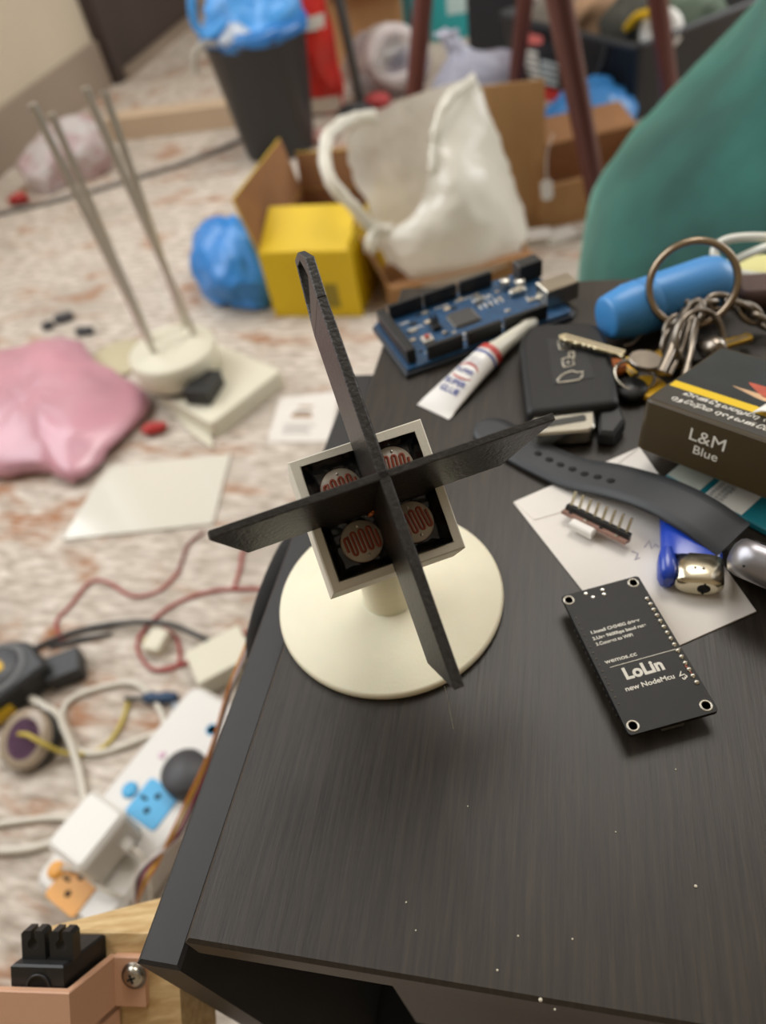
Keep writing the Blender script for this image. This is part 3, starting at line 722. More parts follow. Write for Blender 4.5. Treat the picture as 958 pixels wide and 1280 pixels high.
MB().prism(rrect(-16.5, 16.5, -14, 14, 6.5, 5), 6.4, 7.2, .5, WM).build('glass', mat('watch_glass', '08090A', .08), ws)
cr = at(945, 703, 9)-ws_o
MB().lathe([(3.6, -2), (3.7, 0), (3.5, 1.1), (2.9, 1.5), (2.6, 1.3), (.01, 1.25)], 28, WM @ T(-2, -17.0, .4) @ RX(90)).build('crown', STEEL, ws)
for x in (-13, -10): MB().lathe([(.5, 0), (.4, .15), (.01, .16)], 8, WM @ T(x, -17.0, -2.6) @ RX(100)).build('speaker_hole', BLKMAT, ws)

# cigarette box
c0, c1 = at(794, 560, 14), at(953, 630, 14); cz = math.atan2(c1.y-c0.y, c1.x-c0.x)
ciga = thing('cigarette_box', 'closed dark brown cigarette box with white lettering lying behind the watch strap', 'box', (c0.x, c0.y, 4.5), cz)
BX, BY, BZ = 61.0, 66.0, 23.5
CMx = T(0, 0, 9.5) @ RY(-3) @ RX(-11)
OLV = mat('box_olive', '3A2E16', .42, var=.06, vs=80); OLT = mat('box_grey_top', '35322E', .4)
b = MB().prism(rrect(0, BX, 0, 24, 3.2, 4), 0, BZ, .8, CMx); b.build('lid', OLV, ciga)
b = MB().prism(rrect(0.2, BX-.2, 20, BY, 3.0, 4), 0.1, BZ-.1, .8, CMx); b.build('box_body', OLV, ciga)
b = MB().box(1.6, BX-1.6, 2, 17, BZ, BZ+.08, 0, CMx); b.build('warning_panel', OLT, ciga)
YEL = mat('warning_yellow', 'D8B414', .45)
b = MB().box(1.6, BX-1.6, 17, 22.5, BZ, BZ+.1, 0, CMx); b.build('yellow_stripe', YEL, ciga)
b = MB().box(1.6, BX-1.6, 22.5, BY-2, BZ, BZ+.09, 0, CMx); pic = b.build('picture_panel', mat('picture_dark', '1E2326', .4, var=.4, vs=60), ciga)
# printed picture: dark ground with red and skin coloured patches
for pts, hx_ in ((((24, 40), (34, 31), (52, 31), (58, 36), (44, 41)), 'B5503A'), (((20, 33), (34, 28.5), (54, 28.3), (50, 31.5), (34, 33)), 'C9A37C'), (((34, 38), (44, 35), (46, 37), (38, 40)), '1F7F78'), (((30, 48), (54, 40), (58, 46), (40, 54)), 'A23A30')):
    MB().prism(rpoly(pts, 2), BZ+.09, BZ+.12, 0, CMx).build('picture_patch', mat('patch_'+hx_, hx_, .45, var=.2, vs=90), pic)
text('\u10db\u10dd\u10ec\u10d4\u10d5\u10d0 \u10e1\u10d4\u10e0\u10d8\u10dd\u10d6\u10e3\u10da\u10d0\u10d3', 4.4, PRINTW, ciga, CMx @ T(9.5, 15.4, BZ+.12) @ RZ(180), bold=.06, shear=.25, align='RIGHT')
text('\u10ef\u10d0\u10dc\u10db\u10e0\u10d7\u10d4\u10da\u10dd\u10d1\u10d0\u10e1 \u10d7\u10e5\u10d5\u10d4\u10dc\u10e1', 4.4, PRINTW, ciga, CMx @ T(8, 9.2, BZ+.12) @ RZ(180), bold=.06, shear=.25, align='RIGHT')
text('L&M', 7.4, PRINTW, ciga, CMx @ T(28.5, -.06, 13.2) @ RX(90), bold=0, align='CENTER', sx=1.1)
text('Blue', 5.4, PRINTW, ciga, CMx @ T(29, -.06, 7.8) @ RX(90), bold=0, align='CENTER', sx=1.1)
# ------------------------------------------------------------------ key bunch
ko = at(845, 400, 0); KL = Loc((ko.x, ko.y, 0), 0)
kb = thing('key_bunch', 'bunch of keys on steel rings with a bright blue cylinder tag', 'keys', (ko.x, ko.y, 0))
def kp(px, py, z): return KL.px(px, py, z)
ca, cb_ = kp(756, 398, 16), kp(905, 347, 16); ax = (cb_-ca); cl = ax.length; cz_ = math.degrees(math.atan2(ax.y, ax.x))
CYM = T(ca.x, ca.y, 15.5) @ RZ(cz_) @ RY(90)
SKY = mat('sky_blue_metal', '3F86C4', .38, bump=.05, bs=300)
MB().lathe([(.01, 0), (9, 0), (10.6, 1.0), (11.2, 1.8), (12.4, 7), (13.4, 12), (13.9, 14), (14.0, 26), (13.8, 26.6), (14, 27.4), (14.2, cl-14), (14, cl-8), (12.5, cl-2.5), (10.5, cl), (.01, cl)], 44, CYM).build('blue_cylinder', SKY, kb)
MB().tube([CYM @ Vector((13.95*math.cos(t*math.pi/20), 13.95*math.sin(t*math.pi/20), 20)) for t in range(40)], .25, 6, True).build('groove', mat('groove_blue', '2C659B', .5), kb)
def ring(px, py, z, r, wire, nrm, m=STEEL, name='split_ring', flat=1.0, dbl=True, sq=1.0):
    c = kp(px, py, z); nv = Vector(nrm).normalized(); u = nv.orthogonal().normalized(); v = nv.cross(u); P = []
    turns = 2 if dbl else 1; N = 36*turns
    for i in range(N): t = 2*math.pi*i/36; P.append(c+(u*math.cos(t)+v*math.sin(t)*sq)*r+nv*(wire*1.05*(i/36-.5) if dbl else 0))
    return MB().tube(P, wire, 8, not dbl, flat=flat).build(name, m, kb)
VD = (CP-at(860, 350, 20)).normalized()
ring(866, 355, 31, 20.0, 1.8, VD+Vector((.05, -.15, -.1)), mat('ring_bronze', '9A8A76', .28, 1))
ring(793, 470, 7, 9.5, .8, (.1, -.3, 1), SILVER)
ring(873, 425, 14, 14, 1.2, (.25, -.75, .5), STEEL)
def linkchain(pts, r=4.4, wire=1.7):
    for i, (x, y, z) in enumerate(pts):
        c = kp(x, y, z); nx = kp(*pts[min(i+1, len(pts)-1)]); pv = kp(*pts[max(i-1, 0)]); t = (nx-pv).normalized()
        s1 = t.orthogonal().normalized(); s2 = t.cross(s1); sd = s1 if i % 2 else s2
        P = [c+t*math.cos(2*math.pi*k/16)*r*1.45+sd*math.sin(2*math.pi*k/16)*r*.85 for k in range(16)]
        MB().tube(P, wire, 7, True).build('chain_link', STEEL, kb)
linkchain([(857, 375, 17), (866, 385, 19), (851, 395, 17), (842, 410, 13), (836, 428, 9)])
linkchain([(880, 380, 19), (900, 378, 18), (922, 382, 16), (938, 392, 12), (952, 402, 8)])
linkchain([(868, 392, 19), (862, 410, 14), (853, 430, 9)])
def hook(P, w=1.5, m=STEEL, name='clasp_hook'): return MB().tube(spline([kp(*q) for q in P], 5), w, 8, flat=.7).build(name, m, kb)
hook([(858, 388, 20), (848, 412, 18), (838, 440, 15), (826, 466, 13)], 2.7)
hook([(866, 392, 20), (858, 420, 15), (848, 446, 11), (836, 468, 9)], 1.7)
hook([(872, 398, 20), (866, 425, 15), (862, 448, 12), (856, 470, 10)], 1.8)
hook([(850, 378, 17), (836, 388, 15), (815, 395, 12), (795, 406, 9), (778, 424, 7)], 1.0)
hook([(852, 384, 17), (838, 396, 14), (820, 402, 11), (806, 413, 8), (792, 428, 6), (780, 432, 6)], 1.0)
def key(p0, p1, z0, z1, bw, head, m, name='key', teeth=True):
    a = kp(p0[0], p0[1], z0); b = kp(p1[0], p1[1], z1); d = b-a; Lk = d.length; d.normalize()
    sd = Vector((0, 0, 1)).cross(d).normalized(); up = d.cross(sd); Mk = Matrix((d, sd, up)).transposed().to_4x4(); Mk.translation = a
    rg = random.Random(int(p0[0])); P = [(0, 0), (2, -bw*.5)]
    x = 3.0
    while x < Lk-8: P += [(x, -bw*rg.uniform(.25, .5)), (x+1.4, -bw*rg.uniform(.25, .5))]; x += 2.8
    P += [(Lk-6, -bw*.5), (Lk-6, bw*.5), (2, bw*.5)]
    if not teeth: P = [(0, -bw*.4), (Lk, -bw*.5), (Lk, bw*.5), (0, bw*.4)]
    mb = MB().prism(P, -1.1, 1.1, .25, Mk); kk = mb.build(name, m, kb)
    MB().box(3, Lk-7, -.2, bw*.22, .9, 1.16, .05, Mk).build('key_groove', STEEL, kk)
    if head: MB().prism(circ(Lk+head*.6, 0, head, 24, head*.85), -1.4, 1.4, .4, Mk).build('key_head', head_m[0], kk)
head_m = [STEEL]
KEYM = mat('key_nickel', 'C9BE9E', .28, 1)
key((699, 421), (795, 448), 17, 14, 5.6, 8, KEYM)
head_m[0] = GOLD; key((905, 432), (850, 445), 4, 5, 7, 9, GOLD)
head_m[0] = mat('key_cap_black', '1B1A1A', .4); key((940, 420), (880, 438), 6, 9, 6, 9, GOLD)
head_m[0] = mat('key_cap_yellow', 'D2A21A', .4); key((770, 452), (803, 478), 3, 3, 5, 9, GOLD)
head_m[0] = mat('key_cap_orange', 'B3611F', .4); key((815, 440), (775, 456), 4, 6, 5, 7, GOLD)
MB().lathe([(3, -8), (5.5, -6), (5.5, 5), (3.5, 8), (2, 9)], 20, T(*kp(889, 436, 12)) @ RX(50)).build('swivel', STEEL, kb)
MB().lathe([(.01, -3), (7, -2.4), (8, 0), (7, 2.4), (.01, 3)], 24, T(*kp(789, 487, 4))).build('black_fob', BLKMAT, kb)

# white charging cable, card and small pouch at the right edge behind the keys
cbl = MB().tube(spline([at(*q) for q in ((902, 330, 12), (893, 316, 16), (902, 303, 20), (925, 297, 22), (965, 297, 22), (1000, 305, 16), (1010, 330, 10), (985, 345, 6), (945, 345, 6), (915, 338, 8), (918, 328, 10), (940, 316, 15), (970, 306, 22), (1010, 300, 24))], 7), 2.3, 10)
tag(cbl.build('charging_cable', mat('cable_white', 'D9D8CC', .45)), 'loops of white charging cable behind the key bunch', 'cable')
q0 = at(945, 352, 1); cd = MB().prism(rrect(-28, 40, -12, 24, 3), 0, 1.6, .3); tag(cd.build('card', mat('pale_yellow_card', 'CFC98A', .6), None, (q0.x+18, q0.y-2, .1), R(-15)), 'pale yellow green card lying under the white cable', 'card')
q0 = at(950, 378, 4); pu = MB(); pu.rings([[(x, y, z) for x, y in inset(rrect(-20, 30, -11, 11, 6), d)] for d, z in ((2, 0), (.3, 2), (0, 6), (.5, 9), (3, 11))]); tag(pu.build('leather_pouch', mat('brown_leather', '4A332E', .6, bump=.3, bs=500), None, (q0.x+10, q0.y+6, .1), R(-15)), 'dark brown leather key pouch at the right edge beside the keys', 'pouch')
# folded white tissue on the cigarette box
tm_ = CMx.copy(); tb = MB(); rows = []
for j in range(9):
    rows.append([(37+u*3.0+j*1.0, 16+j*3.2-u*.9, BZ+.6+3.4*abs(math.sin(u*.7+j*.2))*(1-j*.03)+j*.25) for u in range(9)])
tb.sheet(rows, CMx); ts = tb.build('paper_scrap', mat('tissue_white', 'E4E0D8', .8), None, (c0.x, c0.y, 4.5), cz, solid=.5); tag(ts, 'folded scrap of bright white paper on top of the cigarette box', 'paper')

# ------------------------------------------------------------------ bags: crumpled closed lofts and sheets
def crumple(p, seed, amp, sc_):
    q = Vector(p)*sc_+Vector((seed*7.3, seed*3.1, seed*1.7))
    a = noise.noise_vector(q)*amp; r = Vector([1-2*abs(x) for x in noise.noise_vector(q*2.3)])*amp*.5
    return Vector(p)+a+r
def blob(rings, seed, amp, sc_=.02, n=48, sub=4, floor=None):
    """rings: list of closed outlines (each any count of (x, y, z)); crumpled and closed at both ends"""
    R0 = []
    for rg in rings:
        P = spline(rg, 10, True); k = len(P); R0.append([P[int(i*k/n) % k] for i in range(n)])
    L = []
    cols = [spline([R0[j][i] for j in range(len(R0))], sub) for i in range(n)]
    for j in range(len(cols[0])): L.append([crumple(cols[i][j], seed, amp, sc_) for i in range(n)])
    if floor is not None:
        for r_ in L:
            for p in r_: p.z = max(p.z, floor+.5)
    mb = MB(); mb.rings(L, cap=False)
    for r_, fl in ((L[0], True), (L[-1], False)):
        c = sum((Vector(p) for p in r_), Vector())/n; k0 = len(mb.v)
        mb.v += [c]+[Vector(p) for p in r_]
        for i in range(n):
            f = [k0, k0+1+(i+1) % n, k0+1+i] if fl else [k0, k0+1+i, k0+1+(i+1) % n]
            mb.f.append(f); mb.mi.append(0); mb.sm.append(True)
    return mb
def oval(cx, cy, z, rx, ry, rot=0, n=10, jit=0, seed=0):
    rg = random.Random(seed); c, s_ = math.cos(rot), math.sin(rot); out = []
    for k in range(n):
        t = 2*math.pi*k/n; j = 1+rg.uniform(-jit, jit); x, y = rx*j*math.cos(t), ry*j*math.sin(t); out.append((cx+x*c-y*s_, cy+x*s_+y*c, z))
    return out
def fpx(*pts, z=FL): return [at(x, y, z) for x, y in pts]

# pink plastic bag on the carpet at the left edge
o_ = at(80, 530, FL); rel = lambda P, o=None: [p-(o or o_) for p in P]
out0 = [(-70, 470), (30, 445), (90, 428), (130, 462), (192, 508), (140, 575), (95, 615), (55, 600), (-10, 605), (-80, 590)]
rg0 = rel([at(x, y, FL+3) for x, y in out0])
def shrink(rg, k, dz, c=None):
    c = c or sum(rg, Vector())/len(rg); return [Vector((c.x+(p.x-c.x)*k, c.y+(p.y-c.y)*k, p.z+dz)) for p in rg]
pb = blob([shrink(rg0, .9, 0), shrink(rg0, .97, 8), shrink(rg0, .9, 26), shrink(rg0, .55, 44), shrink(rg0, .12, 50)], 3, 8, .016, floor=3)
PINK = mat('pink_film', 'C88F9C', .28, var=.1, vs=14, col2='B98A96', spec=.7)
tag(pb.build('plastic_bag', PINK, None, (o_.x, o_.y, FL)), 'crumpled glossy pink plastic bag on the carpet at the left edge', 'bag')
rr_ = at(186, 524, FL+8); rb_ = blob([oval(0, 0, 2, 14, 9), oval(0, 0, 10, 20, 11), oval(0, 0, 18, 6, 4)], 5, 3, .05, 20, 3, 1)
tag(rb_.build('red_wrapper', mat('red_wrap', 'B0302E', .4), None, (rr_.x+10, rr_.y-28, FL)), 'small red wrapper poking out beside the pink bag', 'wrapper')

# blue plastic bag beside the yellow carton
bb_o = at(296, 372, FL); rg1 = [p-bb_o for p in [at(x, y, FL+3) for x, y in ((252, 375), (258, 330), (300, 335), (350, 340), (352, 378), (318, 393), (285, 392))]]
bb = blob([shrink(rg1, .95, 0), shrink(rg1, 1.0, 28), shrink(rg1, .98, 62), shrink(rg1, .68, 92, Vector((12, 20, 0))), shrink(rg1, .3, 118, Vector((16, 30, 0)))], 9, 13, .02, floor=2)
BLUEF = mat('blue_film', '2F7FC8', .35, var=.12, vs=16, spec=.6)
tag(bb.build('plastic_bag', BLUEF, None, (bb_o.x, bb_o.y, FL)), 'bright blue plastic bag on the carpet beside the yellow carton', 'bag')

# white patterned plastic bag by the wall
wb_o = at(85, 215, FL); rg2 = [p-wb_o for p in fpx((38, 238), (62, 214), (105, 200), (142, 200), (140, 218), (95, 232), (55, 246))]
wb = blob([shrink(rg2, .95, 0), shrink(rg2, 1.0, 34), shrink(rg2, .88, 70), shrink(rg2, .55, 100, Vector((60, 0, 0))), shrink(rg2, .2, 116, Vector((70, 10, 0)))], 13, 22, .011, floor=2)
tag(wb.build('plastic_bag', film('white_print_film', 'E6E2E0', .95, .4, 'D6BCBE', 24), None, (wb_o.x, wb_o.y, FL)), 'white plastic bag with red print by the skirting at the left', 'bag')
q = at(26, 256, FL); rt_ = blob([oval(0, 0, 2, 22, 12), oval(0, 0, 14, 26, 14), oval(0, 0, 26, 9, 6)], 4, 8, .03, 24, 3, 1)
tag(rt_.build('red_wrapper', mat('red_wrap', 'B0302E', .4), None, (q.x, q.y, FL)), 'bright red wrapper at the corner of the white bag by the wall', 'wrapper')

# long low board behind the rods and cable on the carpet
p0, p1 = at(140, 178, FL), at(306, 158, FL); d_ = math.atan2(p1.y-p0.y, p1.x-p0.x); ln = (p1-p0).length
bd = MB().box(0, ln, 0, 60, 0, 58, 2); tag(bd.build('wooden_board', mat('tan_board', 'BFA78C', .7, var=.08, vs=8, stretch=(.3, 1, 1)), None, (p0.x, p0.y, FL), d_), 'pale tan board lying on the carpet left of the waste bin', 'board')
cb = MB().tube(spline([at(x, y, FL+6) for x, y in ((-60, 280), (20, 262), (110, 240), (170, 222), (235, 202), (300, 176), (330, 160))], 6), 6, 8)
tag(cb.build('power_cable', mat('grey_cable', '77716C', .6)), 'grey cable lying across the carpet left of the waste bin', 'cable')

# ------------------------------------------------------------------ waste bin with a blue bag
no_ = at(345, 186, FL); bin_o = Vector((-57, 1925, FL))
wbin = thing('waste_bin', 'black round waste bin behind the yellow carton, lined with a blue bag', 'bin', bin_o)
MB().lathe([(.01, 0), (84, 0), (86, 3), (116, 245), (119, 247), (119, 252), (115, 252), (113, 246), (84, 8), (.01, 8)], 56).build('bin_body', mat('bin_black', '262729', .4), wbin)
BLF = film('blue_liner_film', '3F8FD8', .9, .25)
lin_ = MB(); L = []
for j, (r, z) in enumerate(((119.5, 244), (121, 252), (121, 262), (112, 275), (104, 250), (98, 200))):
    L.append([crumple((r*math.cos(2*math.pi*k/64), r*math.sin(2*math.pi*k/64), z+(3*math.sin(k*.7)*(j == 0))), 2, 4, .03) for k in range(64)])
lin_.rings(L, cap=False); lin_.build('bin_liner', BLF, wbin)
lb = blob([oval(0, 0, 200, 95, 95), oval(0, 0, 255, 108, 106), oval(8, 6, 300, 104, 96), oval(18, 10, 350, 84, 70), oval(24, 12, 390, 44, 30), oval(26, 12, 410, 20, 12)], 91, 16, .014, 48, 5)
lbo = thing('plastic_bag', 'bright blue plastic bag with a loop handle bulging out of the waste bin', 'bag', bin_o)
lb.build('bag_body', mat('blue_bag', '4A9AE0', .35, var=.12, vs=14, spec=.6), lbo)
lp = spline([Vector(q) for q in ((-50, -84, 300), (-92, -92, 285), (-112, -98, 310), (-98, -92, 360), (-56, -80, 372), (-30, -70, 345))], 7); rows = []
for i, p_ in enumerate(lp):
    t_ = (lp[min(i+1, len(lp)-1)]-lp[max(i-1, 0)]).normalized(); sd_ = t_.cross(Vector((.2, -.8, .5))).normalized(); rows.append([p_+sd_*9*k/2 for k in (-2, -1, 0, 1, 2)])
MB().sheet(rows).build('loop_handle', MATS['blue_bag'], lbo, solid=1.5)
wp_ = blob([oval(-40, -88, 248, 26, 18), oval(-40, -92, 268, 36, 22), oval(-36, -88, 288, 14, 8)], 93, 8, .03, 28, 4); tag(wp_.build('crumpled_film', film('pale_clear_film', 'DDE3E6', .85, .2), None, bin_o), 'crumpled pale clear film on the rim of the waste bin', 'film')
hs = MB().tube(spline([(-78, -84, 262), (-104, -86, 268), (-128, -84, 256), (-138, -80, 232), (-142, -78, 214)], 6), 7, 10); tag(hs.build('clear_hose', mat('clear_hose', 'C9C4B8', .2, trans=.3), None, bin_o), 'short pale hose hanging over the rim of the waste bin', 'hose')

# ------------------------------------------------------------------ stand with four steel rods
so = at(218, 440, FL); SLc = Loc((so.x, so.y, FL), 0)
stand = thing('rod_stand', 'white printed stand with a round cap and four tall steel rods on the carpet', 'stand', (so.x, so.y, FL))
def sp(px, py, h): v = SLc.w(at(px, py, FL+h)); return (v.x, v.y)
IV2 = mat('ivory_print', 'D6D0BC', .55, bump=.1, bs=500)
MB().prism(rpoly([sp(178, 480, 30), sp(180, 452, 30), sp(262, 425, 30), sp(352, 462, 30), sp(264, 530, 30)], [20, 20, 20, 8, 8]), 0, 30, 1.5).build('base_block', IV2, stand)
MB().prism([sp(182, 478, 5), sp(262, 528, 5), sp(266, 560, 5), sp(238, 540, 5)], 0, 6, .8).build('base_foot', IV2, stand)
q = sp(148, 448, 4); MB().lathe([(.01, 0), (52, 0), (54, 2), (54, 5), (52, 6), (.01, 6)], 48, T(q[0], q[1], 0)).build('base_disc', mat('cream_disc', 'B9AF90', .6), stand)
tc_ = at(214, 434, FL+82)-so; tc_.z = 0
MB().lathe([(.01, 31), (58, 31), (58, 40), (.01, 40)], 40, T(tc_.x, tc_.y, 0)).build('motor_plate', BLKMAT, stand)
MB().lathe([(.01, 42), (64, 42), (66, 44), (66, 80), (64.5, 82), (.01, 82)], 56, T(tc_.x, tc_.y, 0)).build('cap', IV2, stand)
q = sp(255, 484, 44); MB().box(-20, 20, -26, 26, 30, 58, 2, T(q[0], q[1], 0) @ RZ(-24)).build('motor', BLKMAT, stand)
ROD = mat('rod_steel', 'C4BFB6', .38, 1)
for (bx, by), (tx, ty) in (((193, 440), (40, 130)), ((187, 424), (64, 142)), ((243, 418), (106, 110)), ((232, 408), (130, 114))):
    b = at(bx, by, FL+82)-so; best = None
    for h in range(300, 470, 4):
        c = at(tx, ty, FL+82+h)-so; dd = (c.xy-b.xy).length
        if best is None or dd < best[0]: best = (dd, h, c)
    c = best[2]; k = min(1, 22/max(best[0], 1)); top = Vector((b.x+(c.x-b.x)*k, b.y+(c.y-b.y)*k, 82+best[1]))
    MB().tube([Vector((b.x, b.y, 79)), top], 5.2, 12).build('rod', ROD, stand)

# flat things on the carpet
P = [at(x, y, FL+3) for x, y in ((78, 675), (132, 583), (289, 567), (266, 655))]; o = P[0]
pl_ = MB().prism([(p.x-o.x, p.y-o.y) for p in P], 0, 4, .8); sl_ = pl_.build('sleeve', mat('sleeve_white', 'CFCABD', .15, bump=.6, bs=25, coat=.5), None, (o.x, o.y, FL))
tag(sl_, 'flat white square in a glossy clear sleeve on the carpet', 'sleeve')
P = [at(x, y, FL+2) for x, y in ((334, 552), (350, 497), (425, 489), (413, 552))]; o = P[0]
cdo = thing('printed_card', 'small white printed card on the carpet near the table edge', 'card', (o.x, o.y, FL))
MB().prism([(p.x-o.x, p.y-o.y) for p in P], 0, 2, .3).build('card', PAPER, cdo)
u = (P[3]-P[0]); v = (P[1]-P[0]); gm = mat('faint_print', '8F8A84', .8); am = mat('faint_brown', '9C7F66', .8)
for a_, b_, c_, d_, m_ in ((.28, .52, .62, .62, am), (.32, .62, .58, .68, gm), (.2, .34, .7, .37, gm), (.2, .26, .62, .29, gm), (.2, .18, .66, .21, gm), (.36, .75, .6, .8, am)):
    q = [P[0]-o+u*s_+v*t_ for s_, t_ in ((a_, b_), (c_, b_), (c_, d_), (a_, d_))]
    MB().prism([(w_.x, w_.y) for w_ in q], 2.0, 2.15).build('print_block', m_, cdo)
for k, (x, y, r, l) in enumerate(((62, 411, 10, 22), (82, 401, 14, 36), (108, 418, 10, 34))):
    p = at(x, y, FL); b = MB().prism(rrect(-l/2, l/2, -r*.7, r*.7, r*.5), 0, 14, 3); o = b.build('black_clip', mat('clip_black', '3A3A3E', .5), None, (p.x, p.y, FL), R(25-20*k))
    tag(o, ['smallest black clip on the carpet, leftmost of three', 'middle black clip on the carpet left of the rod stand', 'black clip on the carpet nearest the cream disc'][k], 'clip', 'black clips on the carpet')

# ------------------------------------------------------------------ measuring tape, boxes, cables at the lower left
q = at(6, 850, FL+18)
tmz = R(35); tmo = thing('tape_measure', 'black and yellow tape measure lying on the carpet at the left edge', 'tape measure', (q.x, q.y, FL), tmz)
TB = mat('tape_black', '2A2B2C', .5); TG = mat('tape_grey', '6A6A6B', .5); TY = mat('tape_yellow', 'D9AF1B', .45)
MB().prism(rpoly([(-40, -36), (44, -36), (44, 10), (20, 40), (-30, 40), (-44, 10)], [8, 6, 10, 26, 26, 14], 5), 0, 36, 4).build('case', TB, tmo)
MB().lathe([(27, 36), (27, 37.2), (33, 37.2), (33, 36)], 40, T(0, 4, 0)).build('grey_ring', TG, tmo)
MB().lathe([(.01, 36.6), (26, 36.6), (26, 36)], 36, T(0, 4, 0)).build('grey_disc', mat('tape_dark_grey', '55565A', .5), tmo)
MB().prism(rrect(-8, 9, -4, 12, 4), 36.4, 38.4, .6).build('yellow_badge', TY, tmo)
MB().prism(rrect(-30, -8, -39, -34, 2), 6, 20, .8).build('yellow_foot', TY, tmo)
MB().prism(rrect(-16, 14, 36, 42, 2), 8, 30, .8).build('yellow_grip', TY, tmo)
q = at(88, 842, FL)
bx = MB().prism(rrect(-19, 19, -17, 17, 3), 0, 22, 1.5); o = bx.build('plastic_box', TB, None, (q.x, q.y, FL), R(12)); tag(o, 'small black plastic box on the carpet beside the tape measure', 'box')
q = at(98, 801, FL+2); o = MB().tube([(-34, 0, 3), (0, 0, 3.4), (40, -2, 3)], [2, 3.4, 1.5], 8).build('black_rod', TB, None, (q.x, q.y, FL), R(2)); tag(o, 'short thin black rod on the carpet above the small black box', 'rod')
q = at(200, 808, FL); cn = thing('connector', 'cream plastic connector block on the carpet under the black cable', 'connector', (q.x, q.y, FL), R(-25))
MB().prism(rrect(-11, 11, -14, 14, 3), 0, 16, 1.5).build('shell', IV2, cn)
MB().prism(rrect(-16, -10, -4, 4, 1.5), 3, 11, 1).build('tab', mat('tab_yellow', 'CDBB55', .5), cn)
q = at(287, 832, FL); wbx = MB().box(-34, 30, -24, 24, 0, 26, 2); wbx.box(-33, 29, -23, 23, 26, 27, .3); o = wbx.build('white_box', IV2, None, (q.x-2, q.y, FL), R(20)); tag(o, 'white box on the carpet beside the table, partly hidden by its side panel', 'box')
# roll of clear tape
q = at(46, 932, FL); ro = thing('tape_roll', 'roll of clear tape with a purple lined core at the lower left', 'tape roll', (q.x, q.y, FL), R(-20))
TM = T(0, 0, 15) @ RX(24) @ RY(-8)
MB().lathe([(21, -9), (30, -9), (30.5, -8), (30.5, 8), (30, 9), (21, 9)], 40, TM).build('tape', mat('clear_tape', 'B8A58F', .2, trans=.3), ro)
MB().lathe([(20.8, 9.3), (20.8, -9.3), (18.2, -9.3), (18.2, 9.3), (20.8, 9.3)], 40, TM).build('core', mat('core_purple', '6E4A66', .6), ro)
MB().lathe([(30.7, -8.5), (30.9, -8), (30.9, 1), (30.7, 1.4)], 40, TM).build('black_wrap', TB, ro)
def wire(name, pts, r, m, label, cat='cable', group=None, n=6, zlift=None):
    """cable given by carpet points (px, py, height over the carpet)"""
    P = spline([at(p[0], p[1], FL+(p[2] if len(p) > 2 else r+.3)) for p in pts], 6); o = P[0].copy(); o.z = FL
    b = MB().tube([p-o for p in P], r, n).build(name, m, None, o); return tag(b, label, cat, group)
CW = mat('cable_cream', 'D2CBBD', .4)
wire('white_cable', ((-30, 905), (0, 882), (25, 870), (52, 880, 12), (80, 912, 14), (98, 960, 6), (107, 1010), (106, 1040), (80, 1048), (30, 1062), (-40, 1064)), 4, CW, 'thick white cable arching over the tape roll at the lower left')
wire('white_cable', ((84, 912), (78, 892), (92, 872), (140, 856), (172, 856), (196, 880), (205, 910), (180, 922), (130, 940), (100, 938), (84, 912, 9), (70, 890, 12), (40, 876, 12)), 3.4, CW, 'looped white cable in the middle of the lower left carpet')
wire('white_cable', ((-30, 1034), (20, 1027), (70, 1022), (118, 1028, 12)), 3.4, CW, 'white cable running left from the power strip')
wire('yellow_wire', ((2, 945), (14, 922), (32, 918, 34), (55, 930, 30), (85, 942, 8), (125, 937), (150, 908), (162, 872)), 2.4, mat('wire_yellow', 'BFAA4A', .5), 'thin yellow wire lying over the clear tape roll')
WR = mat('wire_red', '9E3B38', .5)
wire('red_wire', ((78, 800), (70, 778), (90, 755), (112, 728), (135, 728), (165, 745), (200, 738), (225, 712)), 2, WR, 'red wire curving over the carpet above the black cable', 'wire')
wire('red_wire', ((172, 800), (190, 776), (225, 752), (270, 738), (330, 736)), 2.2, WR, 'red wire running right under the left vane tip towards the table', 'wire')
wire('red_wire', ((222, 716), (228, 700), (236, 680), (256, 664)), 2, mat('wire_dark_red', '7A3A38', .5), 'short dark red wire below the clear sleeve', 'wire')
wire('red_wire', ((292, 736), (300, 712), (304, 690), (318, 676)), 2.2, WR, 'short red wire beside the dark sleeve at the table', 'wire')
wire('red_wire', ((176, 792), (172, 812), (190, 836), (222, 832), (222, 800), (205, 785)), 2, WR, 'red wire looped around the cream connector', 'wire')
wire('red_wire', ((196, 838), (235, 828), (285, 800), (335, 780)), 2.2, WR, 'red wire crossing the white box beside the table', 'wire')
wire('black_cable', ((40, 812), (66, 800), (100, 788), (150, 779, 8), (205, 779, 14), (250, 796, 14), (290, 820, 20), (330, 850, 14)), 3.2, TB, 'black cable arching across the carpet to the table')
